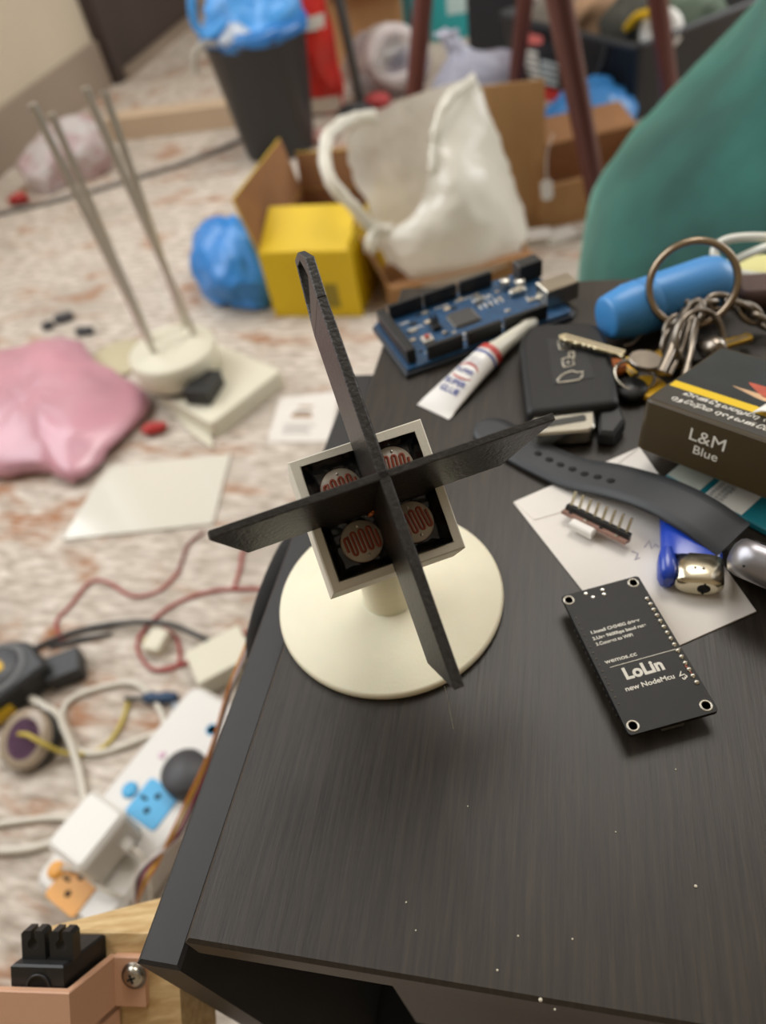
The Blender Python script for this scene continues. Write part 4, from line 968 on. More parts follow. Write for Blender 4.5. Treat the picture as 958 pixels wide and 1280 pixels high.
# small tools behind the power strip
q = at(205, 876, FL); to_ = thing('screwdriver', 'small screwdriver with a dark blue grip on the carpet behind the power strip', 'tool', (q.x, q.y, FL), R(-12))
MB().lathe([(.01, -20), (5, -19), (6.5, -12), (5.2, -4), (6.5, 6), (5, 16), (3, 18), (.01, 18)], 14, T(0, 0, 7) @ RY(90)).build('grip', mat('grip_blue', '25405F', .45), to_)
MB().tube([(-42, 0, 6), (-20, 0, 7)], 2.2, 8).build('shaft', TB, to_)
q = at(246, 888, FL); to_ = thing('marker', 'light blue capped marker on the carpet behind the power strip', 'pen', (q.x, q.y, FL), R(-18))
MB().lathe([(.01, -26), (4.4, -25), (4.8, 0), (.01, 0)], 14, T(0, 0, 5) @ RY(90)).build('barrel', mat('barrel_grey', '9AA0A6', .4), to_)
MB().lathe([(.01, 0), (5.2, 0), (5.2, 26), (3.5, 30), (.01, 30)], 14, T(0, 0, 5.3) @ RY(90)).build('cap', mat('cap_blue', '3873B8', .35), to_)

# ------------------------------------------------------------------ power strip
ZS = 40
a_, b_ = at(90, 1122, FL+ZS), at(262, 902, FL+ZS); d_ = b_-a_; sz = math.atan2(d_.y, d_.x); SL = d_.length
ps = thing('power_strip', 'white power strip with an orange and a blue socket beside the table', 'power strip', (a_.x, a_.y, FL), sz); PSL = Loc((a_.x, a_.y, FL), sz)
wl, wr = PSL.w(at(33, 1104, FL+ZS)), PSL.w(at(148, 1140, FL+ZS)); hw = (wl.y-wr.y)/2; yc = (wl.y+wr.y)/2
SW = mat('strip_white', 'DAD6D0', .4)
MB().prism(rrect(-10, SL+26, yc-hw, yc+hw, 14, 5), 0, ZS, 5).build('housing', SW, ps)
def pq(x, y, z=ZS): v = PSL.w(at(x, y, FL+z)); return v
def sock(name, cx, cy, sxx, syy, rot, m):
    c = pq(cx, cy); b = MB().prism(rrect(-sxx, sxx, -syy, syy, 4), ZS-.5, ZS+1.2, .4, T(c.x, c.y, 0) @ RZ(rot)); s_ = b.build(name, m, ps)
    for x, y in ((-sxx*.4, 0), (sxx*.4, 0)): MB().lathe([(3, ZS+1.1), (3, ZS+1.25), (.01, ZS+1.3)], 12, T(c.x, c.y, 0) @ RZ(rot) @ T(x, y, 0)).build('socket_hole', mat('recess_shade', '0A0A0A', .9), s_)  # black discs carry the shade of the contact holes as colour
    MB().box(-1.5, 1.5, syy*.35, syy*.75, ZS+1.1, ZS+1.3, 0, T(c.x, c.y, 0) @ RZ(rot)).build('earth_slot', mat('recess_shade', '0A0A0A', .9), s_)
ORG = mat('socket_orange', 'DE9A33', .4); SKB = mat('socket_blue', '3FA4D6', .4)
sock('orange_socket', 94, 1107, 19, 19, 0, ORG); sock('blue_socket', 191, 1005, 18, 19, 0, SKB)
for nm, x, y, m in (('orange_switch', 71, 1088, ORG), ('blue_switch', 163, 988, SKB)):
    c = pq(x, y); MB().lathe([(7.5, ZS-.3), (7.5, ZS+2), (6.5, ZS+2.8), (.01, ZS+2.8)], 20, T(c.x, c.y, 0)).build(nm, m, ps)
c = pq(265, 912); MB().lathe([(6, ZS), (6, ZS+.3), (4.6, ZS+.3), (4.6, ZS)], 24, T(c.x, c.y, 0)).build('round_mark', SKB, ps)
c = pq(203, 944); MB().lathe([(4, ZS), (4, ZS+.3), (.01, ZS+.3)], 16, T(c.x, c.y, 0)).build('pink_dot', mat('pale_pink', 'D9B9C9', .5), ps)
c = at(118, 1100, FL+ZS+4); 
wire('thin_lead', ((78, 1085, ZS+6), (100, 1090, ZS+8), (128, 1112, ZS+10), (150, 1120, ZS+4)), 2, CW, 'thin white lead lying across the orange socket')
q = at(134, 1058, FL+ZS); ad = thing('adapter', 'white charger block plugged in the middle of the power strip', 'charger', (q.x, q.y, FL+ZS), sz)
ADL = Loc((q.x, q.y, FL+ZS), sz)
cs_ = [ADL.w(at(x, y, FL+ZS+42)) for x, y in ((92, 1040), (145, 1000), (172, 1015), (118, 1062))]
xs = [p.x for p in cs_]; ys = [p.y for p in cs_]
MB().prism(rrect(-27, 27, -23, 23, 7, 4), .3, 44, 4).build('block', mat('charger_white', 'E2DFD8', .35), ad)
MB().box(4, 14, -34, -22, 14, 24, 2).build('plug', SW, ad)
MB().tube(spline([(9, -33, 19), (9, -44, 17), (0, -56, 4), (-16, -60, -20)], 6), 2, 8).build('lead', CW, ad)
q = at(238, 974, FL+ZS); rp = thing('round_plug', 'dark grey round plug in the far end of the power strip', 'plug', (q.x, q.y, FL+ZS), sz)
MB().lathe([(.01, .3), (21, .3), (22, 3), (21.5, 18), (19, 21), (.01, 22)], 40).build('plug_body', mat('plug_dark', '3B3A3C', .5), rp)
MB().tube([(0, -19, 11), (6, -40, 11), (20, -60, 4)], 4, 8).build('plug_lead', TB, rp)

# ------------------------------------------------------------------ leaning wooden plank, peach bracket and black clip block
TH = 48.0
P0, P1 = at(44, 1162, -75), at(190, 1165, -75); fz_ = math.atan2(P1.y-P0.y, P1.x-P0.x)
LM = RZ(math.degrees(fz_)) @ RX(-TH); LMi = LM.inverted(); CPl = LMi @ (CP-P0)
def pl(px, py, y=0.0):
    """point of the leaning frame (x, y, z) on its plane local y"""
    d = LMi @ (FW + (px-IW/2)/FPX*RT + (IH/2-py)/FPX*UP); return CPl+d*((y-CPl.y)/d.y)
PT = 34.0; PLN = (355-PT*math.sin(R(TH)))/math.cos(R(TH)); pw = pl(221, 1166).x
def topy(px, py):      # point of the plank's end face (local z = 0)
    d = LMi @ (FW + (px-IW/2)/FPX*RT + (IH/2-py)/FPX*UP); q = CPl+d*(-CPl.z/d.z); return (q.x, q.y)
e1 = topy(214, 1084); pd = 34.0
plank = MB().prism([(0, 0), (pw, 0), (pw, pd), (pw*.86, pd)], -PLN+2, 0, .8, LM)
tag(plank.build('wooden_plank', PINE, None, P0), 'rough sawn pale wooden plank leaning beside the table panel', 'wood')
bkt = thing('bracket', 'peach plastic bracket screwed to the front of the wooden plank', 'bracket', P0)
PEA = mat('peach_plastic', 'C99C7E', .5, bump=.1, bs=900, stretch=(1, 1, 8))
t0, t1, t2 = pl(147, 1190), pl(184, 1190), pl(150, 1252); zt, zb = t0.z, t2.z
PRO = 26.0
k1, k2 = pl(86, 1236, -PRO), pl(-80, 1228, -PRO)
MB().box(t0.x-.5, t1.x, -3.2, -.1, zb, zt, .4, LM).build('screw_tab', PEA, bkt)
def thick(P, d):
    out = []
    for i, p in enumerate(P):
        p = Vector(p); a = (p-Vector(P[i-1])).normalized() if i else None; b = (Vector(P[i+1])-p).normalized() if i < len(P)-1 else None
        a = a or b; b = b or a; n_ = (Vector((-a.y, a.x))+Vector((-b.y, b.x))).normalized(); k = max(.4, n_.dot(Vector((-a.y, a.x)))); out.append(tuple(p+n_*d/k))
    return out
wp = [(t0.x+.5, -1.2), (k1.x, -PRO), (k2.x, -PRO)]; wo = thick(wp, -3.0)
MB().prism(wp+wo[::-1], zb-26, zt, .4, LM).build('holder_wall', PEA, bkt)
MB().prism([(t0.x, -.2), wp[0], wp[1], wp[2], (k2.x, -.2)], zb-2, zb+1, .3, LM).build('holder_floor', PEA, bkt)
sp_ = pl(168, 1219, -3.2); SM = LM @ T(sp_.x, -3.2, sp_.z) @ RX(90)
MB().lathe([(5.2, 0), (5.2, .5), (.01, .5)], 24, SM).build('washer', STEEL, bkt)
sc3 = MB().lathe([(4.2, .5), (4.2, 1), (3.4, 2.1), (1.8, 2.7), (.01, 2.8)], 24, SM).build('screw', SILVER, bkt)
for a_ in (20, 110): MB().box(-1.8, 1.8, -.4, .4, 2.2, 2.9, 0, SM @ RZ(a_)).build('screw_slot', mat('recess_shade', '0A0A0A', .9), sc3)  # black bars on the head, shade of the cross slot put into colour
cbk = thing('clip_block', 'black plastic block with two keyhole clips sitting in the peach bracket', 'clip', P0)
f0, f1 = pl(13, 1206, -PRO+3.4), pl(82, 1208, -PRO+3.4)
zT = f0.z
MB().prism([(f0.x, -PRO+3.4), (f1.x-1, -PRO+3.4), (t0.x-4.5, -.6), (f0.x+(t0.x-4.5-f1.x), -.6)], zb+1.2, zT, .7, LM).build('block', BLKMAT, cbk)
for k in range(2):
    c_ = pl(44+k*35, 1190, -PRO+8); xx = c_.x-4.6
    cx_, cz2, rr = xx+4.6, zT+5.6, 2.3
    pr = [(xx-.2, zT-.2), (xx-.2, zT+9.6), (xx+1, zT+10.8), (cx_-.8, zT+10.8), (cx_-.8, cz2+2.1)]
    pr += [(cx_+rr*math.cos(R(a)), cz2+rr*math.sin(R(a))) for a in range(112, 430, 22)]
    pr += [(cx_+.8, cz2+2.1), (cx_+.8, zT+10.8), (xx+8.2, zT+10.8), (xx+9.4, zT+9.6), (xx+9.4, zT-.2)]
    MB().prism(pr, PRO-12, PRO-7, 0, LM @ RX(90)).build('keyhole_clip', BLKMAT, cbk)
em = pl(43, 1229, -PRO+.4)
MB().lathe([(5, 0), (5, .5), (4.2, .5), (4.2, 0)], 24, LM @ T((f0.x+f1.x)/2, -PRO+3.3, zT-8) @ RX(90)).build('round_emboss', BLKMAT, cbk)

# ------------------------------------------------------------------ sleeve and coloured wires along the side panel
sv = spline([at(374, 664, -22), at(360, 690, -24), at(342, 735, -34), at(326, 780, -50), at(316, 815, -80), at(318, 850, -140)], 6)
o = sv[0].copy(); slv = MB().tube([p-o for p in sv], [3+4.0*math.sin(math.pi*min(1, (i+3)/(len(sv)+2))) for i in range(len(sv))], 10, flat=.45)
tag(slv.build('cable_sleeve', mat('sleeve_black', '161616', .85, bump=.4, bs=900), None, o), 'flat black fabric sleeve hugging the side of the table', 'cable')
WC = dict(orange=('D9822E', 0), yellow=('CDB53A', 1), pink=('B5507A', 2), black=('2B2423', 3), white=('D0C4C0', 4))
o = at(369, 668, -24); rib = thing('wire_ribbon', 'ribbon of orange, yellow, pink, black and white wires hanging along the table panel', 'wires', o)
for nm, (hx_, k) in WC.items():
    P = spline([at(366+k*1.2, 670+k*1.5, -24), at(348+k, 694+k, -34), at(325-k, 755, -60), at(308, 805+k*3, -110), at(286+k, 860, -150), at(267+k, 925, -190), at(254+k*3, 958, -215), at(234+k*4, 1000, -240), at(214+k*4, 1042, -265), at(200-k*3, 1075, -290), at(186-k*4, 1098, -300), at(170, 1130, -330)], 6)
    MB().tube([p-o for p in P], 1.0 if nm != 'white' else 1.3, 6).build(nm+'_wire', mat('lead_'+nm, hx_, .5), rib)

# ------------------------------------------------------------------ cartons
def carton(name, label, o, rz, w, d, h, m_out, m_in, flaps=(), t=3.5, cat='carton'):
    """open carton: walls are outer/inner card, flaps given as (side, length, angle from vertical outwards, name)"""
    th_ = thing(name, label, cat, o, rz)
    for nm, (x0, x1, y0, y1) in dict(front=(0, w, 0, t), back=(0, w, d-t, d), left=(0, t, t, d-t), right=(w-t, w, t, d-t)).items():
        mb = MB().box(x0, x1, y0, y1, 0, h, .4)
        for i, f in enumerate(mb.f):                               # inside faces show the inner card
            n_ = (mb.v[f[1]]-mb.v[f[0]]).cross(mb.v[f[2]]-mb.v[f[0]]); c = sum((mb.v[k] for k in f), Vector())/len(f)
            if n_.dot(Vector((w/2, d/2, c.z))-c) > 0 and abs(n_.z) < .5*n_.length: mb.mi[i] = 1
        mb.build(nm+'_wall', [m_out, m_in], th_)
    MB().box(t, w-t, t, d-t, 0, t).build('base', m_in, th_)
    for side, ln_, ang, inset_ in flaps:
        base = {'front': (T(0, t/2, h), w), 'back': (T(w, d-t/2, h) @ RZ(180), w), 'left': (T(t/2, d, h) @ RZ(-90), d), 'right': (T(w-t/2, 0, h) @ RZ(90), d)}[side]
        Mf = base[0] @ RX(ang)
        f = MB().prism([(1, 0), (base[1]-1, 0), (base[1]-1-inset_, ln_), (1+inset_, ln_)], -t/2, t/2, .3, Mf @ RX(90))
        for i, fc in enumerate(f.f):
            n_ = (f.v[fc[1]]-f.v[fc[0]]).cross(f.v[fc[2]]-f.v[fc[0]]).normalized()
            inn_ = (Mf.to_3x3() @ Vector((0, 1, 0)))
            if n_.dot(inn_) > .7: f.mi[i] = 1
        f.build('flap', [m_out, m_in], th_)
    return th_
yA, yB = at(345, 396, FL), at(454, 396, FL); yz = math.atan2(yB.y-yA.y, yB.x-yA.x); yw = (yB-yA).length
YC = mat('yellow_card', 'D9B602', .5, var=.03, vs=20)
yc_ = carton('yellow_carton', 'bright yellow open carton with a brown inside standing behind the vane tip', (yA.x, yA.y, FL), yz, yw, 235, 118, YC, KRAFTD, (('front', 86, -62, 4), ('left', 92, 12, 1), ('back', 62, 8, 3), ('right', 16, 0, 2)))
mb = MB().box(yw*.62, yw*.78, -.3, 0, 18, 62, 0); mb.build('small_print', mat('print_ochre', '8C7A1E', .6), yc_)
q = yA+Vector((0, 0, 0)); pkb = blob([oval(0, 0, 2, 40, 30), oval(0, 0, 40, 52, 36), oval(0, 0, 85, 40, 30), oval(0, 0, 108, 12, 8)], 21, 10, .02, 32, 4, 1)
cxy = Matrix.Rotation(yz, 3, 'Z') @ Vector((64, 150, 0))
tag(pkb.build('red_bag', mat('dusty_red', '93484C', .5), None, (yA.x+cxy.x, yA.y+cxy.y, FL+4)), 'crumpled dusty red bag inside the yellow carton', 'bag')

kA, kB = at(489, 388, FL), at(645, 349, FL); kz_ = math.atan2(kB.y-kA.y, kB.x-kA.x)
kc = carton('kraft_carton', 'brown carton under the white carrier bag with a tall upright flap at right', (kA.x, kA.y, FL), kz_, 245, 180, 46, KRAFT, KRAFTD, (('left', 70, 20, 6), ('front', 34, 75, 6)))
KCl = Loc((kA.x, kA.y, FL), kz_)
F0, F1 = KCl.w(at(603, 296, FL)), KCl.w(at(683, 283, FL)); ht0, ht1 = 252, 246
sd = Vector((-(F1-F0).y, (F1-F0).x, 0)).normalized()*4
mb = MB(); V = [F0, F1, F1+sd, F0+sd]; topv = [F0+Vector((-2, 6, ht0)), F1+Vector((-4, 6, ht1))]; topv += [topv[1]+sd, topv[0]+sd]
mb.add([tuple(v) for v in V+topv], [[3, 2, 1, 0], [4, 5, 6, 7], [0, 1, 5, 4], [1, 2, 6, 5], [2, 3, 7, 6], [3, 0, 4, 7]]); mb.build('tall_flap', KRAFT, kc)

tA, tB = at(676, 288, FL), at(790, 262, FL); tz_ = math.atan2(tB.y-tA.y, tB.x-tA.x)
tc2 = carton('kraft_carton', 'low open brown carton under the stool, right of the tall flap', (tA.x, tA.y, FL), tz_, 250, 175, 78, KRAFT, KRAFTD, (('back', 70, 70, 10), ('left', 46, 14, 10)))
tg = thing('paper_tag', 'small white paper tag hanging on a string at the low carton', 'tag', at(683, 232, FL+84))
b = MB().prism(rrect(-11, 11, -17, 17, 8, 5), -.6, .6, .2, T(0, -4, -6) @ RX(70)); b.build('tag_card', PAPER, tg)
MB().tube(spline([(0, 0, 12), (10, 30, 40), (30, 60, 60)], 4), .8, 5).build('string', PAPER, tg)
for k, (x, y, a_) in enumerate(((700, 297, 12), (668, 300, -10))):
    p = at(x, y, FL); b = MB().box(-30, 30, -20, 20, 0, 6+6*k, .6); tag(b.build('paper_pad', PAPER, None, (p.x, p.y, FL), R(a_)), ['small white pad on the carpet in front of the low carton', 'thicker white pad on the carpet beside the tall brown flap'][k], 'paper')

# ------------------------------------------------------------------ white carrier bag in the kraft carton
CB = Vector((190, 1150, FL)); CBM = film('milky_film', 'F4F1E6', .93, .3)
def grid(ctrl, nu, nv, seed, amp, sc_):
    rows = [spline([Vector(p) for p in r], nu) for r in ctrl]; out = []
    cols = [spline([rows[j][i] for j in range(len(rows))], nv) for i in range(len(rows[0]))]
    for j in range(len(cols[0])): out.append([crumple(cols[i][j], seed, amp*min(1, j/3), sc_) for i in range(len(cols))])
    return out
def cbp(x, y, Y): return on_y(x, y, Y)-CB
back = [[cbp(432, 172, 1240), cbp(458, 148, 1255), cbp(485, 140, 1260), cbp(505, 124, 1260), cbp(548, 109, 1255), cbp(594, 96, 1235)],
        [cbp(440, 215, 1220), cbp(468, 205, 1250), cbp(500, 190, 1262), cbp(535, 178, 1262), cbp(575, 168, 1255), cbp(618, 160, 1215)],
        [cbp(458, 262, 1190), cbp(490, 262, 1235), cbp(525, 255, 1250), cbp(560, 245, 1252), cbp(600, 238, 1240), cbp(640, 228, 1190)],
        [cbp(474, 300, 1160), cbp(505, 310, 1205), cbp(540, 305, 1225), cbp(580, 300, 1225), cbp(620, 295, 1215), cbp(658, 290, 1165)],
        [cbp(484, 330, 1140), cbp(512, 338, 1185), cbp(545, 338, 1195), cbp(580, 335, 1195), cbp(615, 330, 1185), cbp(655, 312, 1150)]]
front = [[cbp(464, 300, 1140), cbp(492, 286, 1120), cbp(522, 262, 1110), cbp(536, 215, 1125), cbp(543, 165, 1160), cbp(594, 96, 1235)],
         [cbp(468, 306, 1136), cbp(502, 298, 1095), cbp(540, 275, 1085), cbp(566, 225, 1100), cbp(585, 180, 1150), cbp(618, 160, 1215)],
         [cbp(474, 314, 1136), cbp(508, 318, 1085), cbp(548, 305, 1072), cbp(584, 270, 1080), cbp(614, 240, 1120), cbp(640, 228, 1190)],
         [cbp(480, 322, 1138), cbp(514, 338, 1090), cbp(554, 338, 1076), cbp(594, 318, 1080), cbp(634, 290, 1110), cbp(658, 290, 1165)],
         [cbp(484, 332, 1140), cbp(514, 350, 1098), cbp(552, 362, 1084), cbp(594, 355, 1086), cbp(636, 334, 1106), cbp(655, 312, 1150)]]
cbag = thing('carrier_bag', 'milky white plastic carrier bag with handles standing in the brown carton', 'bag', CB)
bg = MB(); bg.sheet(grid(back, 6, 6, 4, 9, .016)); bg.sheet(grid(front, 6, 6, 6, 9, .016)); bg.build('bag_body', CBM, cbag)
def strip(P, wdt, seed, name):
    P = spline([p for p in P], 7); rows = []
    for i, p in enumerate(P):
        t = (P[min(i+1, len(P)-1)]-P[max(i-1, 0)]).normalized(); view = (CP-CB-p).normalized(); sdv = t.cross(view).normalized(); w_ = wdt
        rows.append([crumple(p+sdv*w_*k/2+view*3*(1-abs(k)/2)*1.5, seed, 2.5, .04) for k in (-2, -1, 0, 1, 2)])
    return MB().sheet(rows).build(name, CBM, cbag, solid=1.5)
strip([cbp(470, 146, 1252), cbp(436, 152, 1225), cbp(412, 168, 1190), cbp(406, 195, 1160), cbp(414, 228, 1130), cbp(438, 255, 1120), cbp(466, 285, 1120), cbp(490, 288, 1118)], 10, 3, 'handle')
strip([cbp(470, 285, 1118), cbp(463, 300, 1108), cbp(461, 316, 1102), cbp(466, 300, 1098)], 8, 5, 'handle_end')
strip([cbp(594, 98, 1234), cbp(566, 118, 1180), cbp(548, 150, 1150), cbp(543, 185, 1135), cbp(540, 215, 1120)], 7, 8, 'handle')

# ------------------------------------------------------------------ brown wooden stool
sl = thing('stool', 'dark red-brown wooden stool with four splayed legs behind the cartons', 'stool', (480, 1500, FL))
SB = mat('stool_brown', '5A302A', .35, var=.15, vs=30, stretch=(1, 1, .1))
legs = [((490, 1196), (348, 1205, 150)), ((203, 1600), (330, 1590, 150)), ((490, 1800), (574, 1790, 150)), ((775, 1550), (614, 1550, 150))]
for k, ((x, y), tp_) in enumerate(legs):
    P = [Vector((x-480, y-1500, 0)), Vector((tp_[0]-480, tp_[1]-1500, tp_[2]-FL))]
    MB().tube([P[0].lerp(P[1], t/6) for t in range(7)], [17+.7*t for t in range(7)], 12).build('leg', SB, sl)
mb = MB(); mb.rings([oval(-12, 46, 582+z, 175-d, 350-d, 0, 24) for z, d in ((0, 8), (4, 0), (24, 0), (30, 8))]); mb.build('seat', SB, sl)

# ------------------------------------------------------------------ black tote with things in it
tO = at(788, 158, FL); tl0 = at(612, 17, FL+160); tl1 = at(770, 54, FL+160); rzt = math.atan2(tl1.y-tl0.y, tl1.x-tl0.x); TWd = (tl1-tl0).length+10
oT = tO-Vector((math.cos(rzt), math.sin(rzt), 0))*TWd
tote = thing('storage_tub', 'large black storage tub with a printed sticker, behind the stool legs', 'tub', (oT.x, oT.y, FL), rzt)
TKM = mat('tub_black', '2A2C2F', .5)
TH_ = 162; TD = 330
L = []
for z, e in ((0, 10), (6, 4), (TH_-16, -6), (TH_-16, -12), (TH_, -13), (TH_, -7), (20, 8)):
    L.append([(x, y, z) for x, y in rrect(e, TWd-e, e, TD-e, 18, 4)])
mb = MB().rings(L, cap=False); mb.prism(rrect(8, TWd-8, 8, TD-8, 16, 4), 3, 20); mb.build('tub_body', TKM, tote)
TLc = Loc((oT.x, oT.y, FL), rzt)
def tq(px, py):   # point on the front wall of the tub
    n_ = Vector((math.sin(rzt), -math.cos(rzt), 0)); d = FW + (px-IW/2)/FPX*RT + (IH/2-py)/FPX*UP
    q = CP+d*((oT-CP).dot(n_)/d.dot(n_)); v = TLc.w(q); return (v.x, v.z)
def patch(name, pts, m, off, parent):
    P = [tq(*p) for p in pts]; b = MB().prism([(x, z) for x, z in P], 3.5+off, 4.2+off, 0, RX(90)); return b.build(name, m, parent)
stk = patch('sticker', [(648, 22), (712, 38), (712, 138), (648, 118)], mat('sticker_black', '17181A', .35), 0, tote)
RDS = mat('sticker_red', 'C8302C', .4)
patch('red_oval', rpoly([(652, 30), (678, 34), (682, 56), (652, 54)], 8), mat('sticker_pale_red', 'D26A62', .4), .8, stk)
patch('red_flash', [(688, 36), (704, 42), (704, 74)], RDS, .8, stk)
patch('red_band', [(662, 102), (704, 114), (704, 134), (664, 116)], RDS, .8, stk)
for k in range(5): patch('white_line', [(654+2*k, 60+8.5*k), (674+k, 64+8.5*k), (674+k, 69.5+8.5*k), (654+2*k, 65.5+8.5*k)], PRINTW, .8, stk)
for k in range(4): patch('white_line', [(678, 74+8*k), (700, 79+8*k), (700, 84+8*k), (678, 79+8*k)], mat('sticker_pale', 'B9C3C4', .5), .8, stk)
MB().tube(spline([(TWd*.82, -9, TH_-14), (TWd*.80, -14, TH_-60), (TWd*.70, -12, TH_-105), (TWd*.66, -9, TH_-118)], 6), 5, 8).build('strap', BLKSOFT, tote)
def inside(lx, ly, z): return oT+Matrix.Rotation(rzt, 3, 'Z') @ Vector((lx, ly, 0))+Vector((0, 0, z))
p = inside(TWd*.80, 60, 20); yt = thing('hand_tool', 'yellow tool handle sticking out of the black tub', 'tool', p, rzt)
MB().tube(spline([(-20, 20, 0), (-10, 10, 90), (10, 0, 150), (55, -10, 176)], 5), [10]*16, 10).build('shaft', BLKSOFT, yt)
MB().tube(spline([(0, 0, 140), (30, -4, 166), (75, -12, 180)], 5), [14]*11, 10, flat=.7).build('grip', TY, yt)
p = inside(TWd*.93, 95, 0); wr_ = MB().lathe([(17, -13), (42, -13), (43, -11), (43, 11), (42, 13), (17, 13), (17, -13)], 40, T(0, 0, 152) @ RZ(20) @ RX(75)); tag(wr_.build('tape_roll', mat('roll_white', 'D9D8D4', .4), None, p, rzt), 'white roll of tape standing in the black tub', 'tape roll')
for k, (fx_, fy_, hx_, lab, nm) in enumerate(((.12, 70, '7D7468', 'grey brown cloth bundle in the black tub, leftmost', 'cloth_bundle'), (.36, 90, 'A08063', 'tan cloth bundle in the black tub between two stool legs', 'cloth_bundle'), (.60, 100, '46463F', 'dark cloth bundle in the black tub beside the yellow handle', 'cloth_bundle'))):
    p = inside(TWd*fx_, fy_+50, 21); b = blob([oval(0, 0, 0, 45, 60), oval(0, 0, 70, 50, 80), oval(0, 0, 140, 44, 70), oval(0, 0, 180, 14, 20)], 30+k, 14, .02, 32, 4, 0)
    tag(b.build(nm, mat('cloth_%d' % k, hx_, .9, var=.2, vs=20), None, p, rzt), lab, 'cloth')
p = inside(TWd*.82, 230, 21); b = blob([oval(0, 0, 0, 50, 60), oval(0, 0, 90, 60, 70), oval(0, 0, 150, 50, 60), oval(0, 0, 178, 14, 20)], 40, 14, .02, 32, 4, 0); tag(b.build('cloth_bundle', mat('cloth_green', '5D6B5C', .9, var=.2, vs=20), None, p, rzt), 'grey green cloth bundle at the back of the black tub', 'cloth')
p = at(884, 22, FL+120); b = MB().lathe([(.01, 0), (40, 0), (42, 4), (30, 120), (22, 150), (.01, 152)], 28); tag(b.build('orange_bottle', mat('orange_plastic', 'D9802A', .4), None, (p.x+120, p.y+60, FL)), 'orange bottle standing beside the black tub at the right', 'bottle')
# blue bag between tub and low carton
q = at(728, 176, FL); L0 = [p_-q for p_ in [at(x, y, FL+2) for x, y in ((682, 182), (700, 150), (770, 140), (786, 172), (740, 190))]]
b = blob([shrink(L0, .95, 0), shrink(L0, 1.02, 30), shrink(L0, .85, 62), shrink(L0, .45, 84), shrink(L0, .15, 90)], 17, 16, .018, floor=1)
tag(b.build('plastic_bag', mat('blue_film_two', '3D84C4', .4, var=.1, vs=16), None, (q.x, q.y, FL)), 'light blue plastic bag between the black tub and the low carton', 'bag')

# ------------------------------------------------------------------ clutter along the far side
def far(px, py, Y): return on_y(px, py, Y)
# red snack bag beside the bin and a grey pole
q = at(398, 148, FL); rbm = mat('red_foil', 'D6322A', .3, var=.1, vs=12, spec=.6)
rbg = thing('snack_bag', 'tall red foil bag standing beside the waste bin', 'bag', (q.x+25, q.y+30, FL), R(-20))
rows = [oval(0, 0, 0, 46, 26), oval(0, 0, 60, 56, 34), oval(-6, 0, 180, 58, 36), oval(-12, 0, 300, 54, 24), oval(-16, 0, 380, 52, 4)]
blob(rows, 44, 7, .02, 40, 5, 0).build('bag_body', rbm, rbg)
tw_ = [oval(-9, 0, z, 59.5, 38, 0, 12) for z in (196, 226)]
MB().rings([[Vector(p) for p in r] for r in tw_], cap=False).build('white_band', PRINTW, rbg)
MB().rings([[Vector(p) for p in oval(0, 0, z, 55, 34, 0, 12)] for z in (10, 46)], cap=False).build('pale_band', mat('band_pale', 'D9C9B9', .5), rbg)
a_, b_ = Vector((168, 2060, FL)), Vector((140, 2110, FL+520)); pole = MB().tube([(0, 0, 0), b_-a_], 13, 12); tag(pole.build('metal_pole', mat('pole_grey', '55524F', .4, .5), None, a_), 'dark grey metal pole leaning beside the red foil bag', 'pole')
q = Vector((on_y(418, 62, 2350).x, 2350, FL)); carton('kraft_carton', 'brown carton with a raised lid behind the clear plastic bag', q, R(-8), 200, 120, 190, KRAFT, KRAFTD, (('back', 120, 25, 10), ('front', 60, 60, 10)))
# clear plastic bag holding a ring shaped roll
q = at(486, 112, FL); clb = thing('clear_bag', 'pale see-through bag with a dark centred roll behind the carrier bag', 'bag', q)
CLR = film('clear_grey_film', 'CFC9C4', .55, .2, 'B4AEBC', 12)
blob([oval(0, 0, 2, 104, 80), oval(0, 0, 45, 120, 94), oval(0, 0, 95, 106, 84), oval(10, 0, 130, 64, 52), oval(20, 0, 148, 22, 15)], 51, 14, .014, 44, 4, 0).build('bag_film', CLR, clb)
RM = T(18, -52, 88) @ RX(58)
MB().lathe([(34, -20), (72, -22), (76, -12), (76, 12), (72, 22), (34, 20), (34, -20)], 36, RM).build('roll', mat('roll_pinkish', 'BCB2B0', .5, var=.15, vs=30), clb)
MB().lathe([(34, -10), (.01, -10)], 30, RM).build('roll_core', mat('core_dark', '3A3433', .8), clb)
for k, (x, y, r, hx_, lab) in enumerate(((445, 150, 34, '2B2B2E', 'black pouch on the carpet between the waste bin and the carrier bag'), (470, 134, 26, 'A83434', 'small red pouch on the carpet beside the black pouch'), (405, 178, 26, 'B98E86', 'small pinkish pouch on the carpet at the foot of the waste bin'))):
    p = at(x, y, FL); b = blob([oval(0, 0, 1, r*1.3, r*.8), oval(0, 0, r*.6, r*1.5, r), oval(0, 0, r*1.1, r*.8, r*.5)], 60+k, r*.2, .03, 28, 4, 0); tag(b.build('pouch', mat('pouch_%d' % k, hx_, .6), None, (p.x, p.y, FL)), lab, 'pouch')
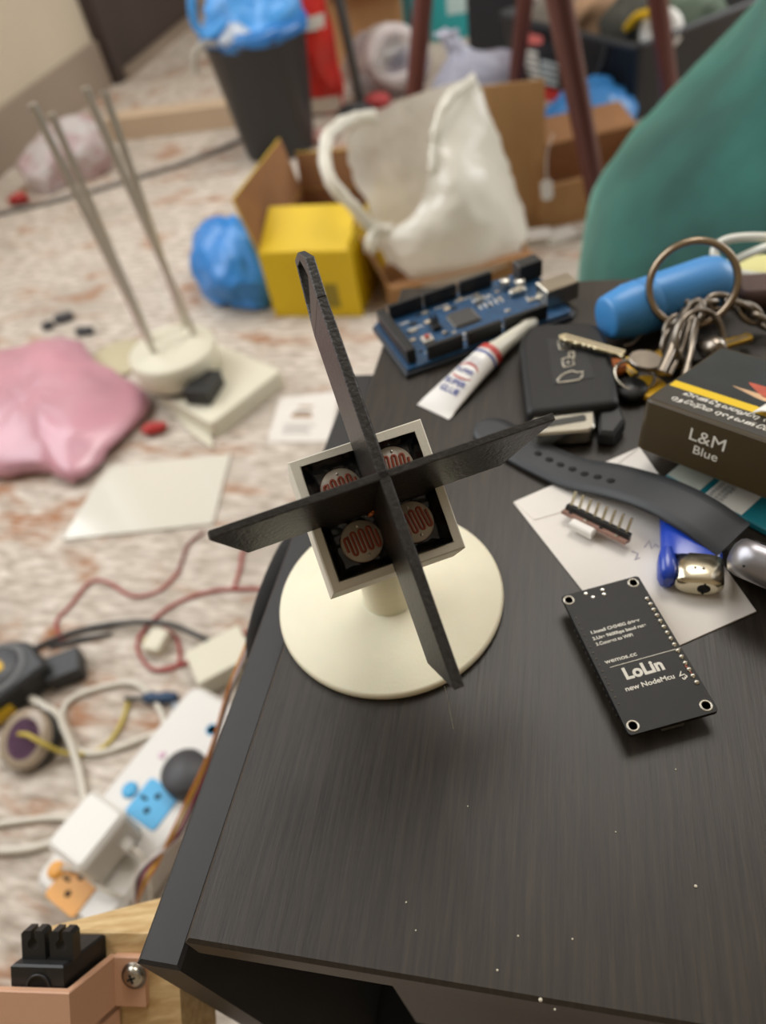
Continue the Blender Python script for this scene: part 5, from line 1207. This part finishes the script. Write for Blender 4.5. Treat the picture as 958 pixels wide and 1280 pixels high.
# lilac grey bag with tied top, dark crate behind
q = at(592, 128, FL); lg = blob([oval(0, 0, 2, 100, 70), oval(0, 0, 50, 112, 80), oval(-6, 0, 90, 80, 60), oval(-40, 0, 112, 32, 24), oval(-60, 0, 146, 22, 14), oval(-66, 0, 166, 30, 9)], 71, 15, .016, 44, 4, 0)
tag(lg.build('plastic_bag', mat('lilac_film', 'B4B4C4', .35, var=.1, vs=10), None, (q.x+6, q.y-20, FL)), 'pale lilac grey tied plastic bag behind the carrier bag', 'bag')
q = at(622, 72, FL); cr_ = MB().prism(rrect(-75, 65, -40, 80, 14), 0, 190, 6); tag(cr_.build('black_box', mat('crate_black', '232326', .6), None, q, R(-20)), 'black box behind the lilac grey bag and the stool', 'box')
# teal cartons
TEA = mat('teal_card', '2FA3A8', .45, var=.05, vs=20); 
for k, (px, w_, lab) in enumerate(((497, 120, 'teal carton behind the left stool leg'), (578, 190, 'larger teal carton with a white label behind the stool'))):
    q = on_y(px, 30, 2640-140*k); o = Vector((q.x, 2640-140*k, FL)); tc3 = thing('teal_carton', lab, 'carton', o, R(-12))
    hb = q.z-FL
    MB().box(-w_/2, w_/2, 0, 130, 0, hb+170, 2).build('carton_body', TEA, tc3)
    MB().box(-w_*.22, w_*.16, -.8, 0, hb+28, hb+120, 0).build('white_label', mat('label_pale', 'BFD9D8', .5), tc3)
    MB().box(w_*.24, w_*.34, -.8, 0, hb-6, hb+120, 0).build('dark_stripe', mat('stripe_brown', '5A3A38', .5), tc3)
for k, (x, Y, w_, h_, hx_, lab) in enumerate(((60, 2660, 130, 330, '8C8A8C', 'grey box at the back behind the red foil bag'), (330, 2960, 190, 420, '4A4A4E', 'dark grey box at the back behind the open carton'), (960, 2350, 260, 330, '6E5A48', 'brown box at the back right of the black tub'))):
    b = MB().prism(rrect(-w_/2, w_/2, 0, 130, 6), 0, h_, 3); tag(b.build('storage_box', mat('box_%d' % k, hx_, .7, var=.1, vs=6), None, (x, Y, FL), R(-15)), lab, 'box')

# ------------------------------------------------------------------ green velvet beanbag behind the table
gm_ = bpy.data.materials.new('green_velvet'); gm_.use_nodes = True; nt = gm_.node_tree; bs_ = nt.nodes['Principled BSDF']
tc = nt.nodes.new('ShaderNodeTexCoord'); nz = nt.nodes.new('ShaderNodeTexNoise'); nz.inputs['Scale'].default_value = 9; nz.inputs['Detail'].default_value = 6
rp = nt.nodes.new('ShaderNodeValToRGB'); rp.color_ramp.elements[0].position = .35; rp.color_ramp.elements[1].position = .68
rp.color_ramp.elements[0].color = lin('123A35'); rp.color_ramp.elements[1].color = lin('235B52')
nt.links.new(tc.outputs['Object'], nz.inputs['Vector']); nt.links.new(nz.outputs[0], rp.inputs[0]); nt.links.new(rp.outputs[0], bs_.inputs['Base Color'])
bs_.inputs['Roughness'].default_value = .9; bs_.inputs['Sheen Weight'].default_value = .75; bs_.inputs['Sheen Roughness'].default_value = .45; bs_.inputs['Sheen Tint'].default_value = lin('8FCABB')
GB = Vector((632, 700, FL))
prof = [(-430, 335, 300, 0), (-380, 352, 318, 0), (-300, 356, 322, 0), (-200, 346, 318, 0), (-140, 316, 300, 0), (-90, 260, 270, 0), (-45, 210, 235, 0), (0, 185, 205, 2), (50, 162, 180, 8), (130, 128, 140, 20), (210, 86, 92, 30), (265, 44, 46, 36), (285, 16, 18, 38)]
gb = blob([oval(dx, 0, z-FL, rx, ry, 0, 16) for z, rx, ry, dx in prof], 81, 7, .007, 72, 4, 0)
bbg = thing('beanbag', 'large teal green velvet beanbag behind the table at the right', 'beanbag', GB)
gb.build('bag_body', gm_, bbg)
flush_text()
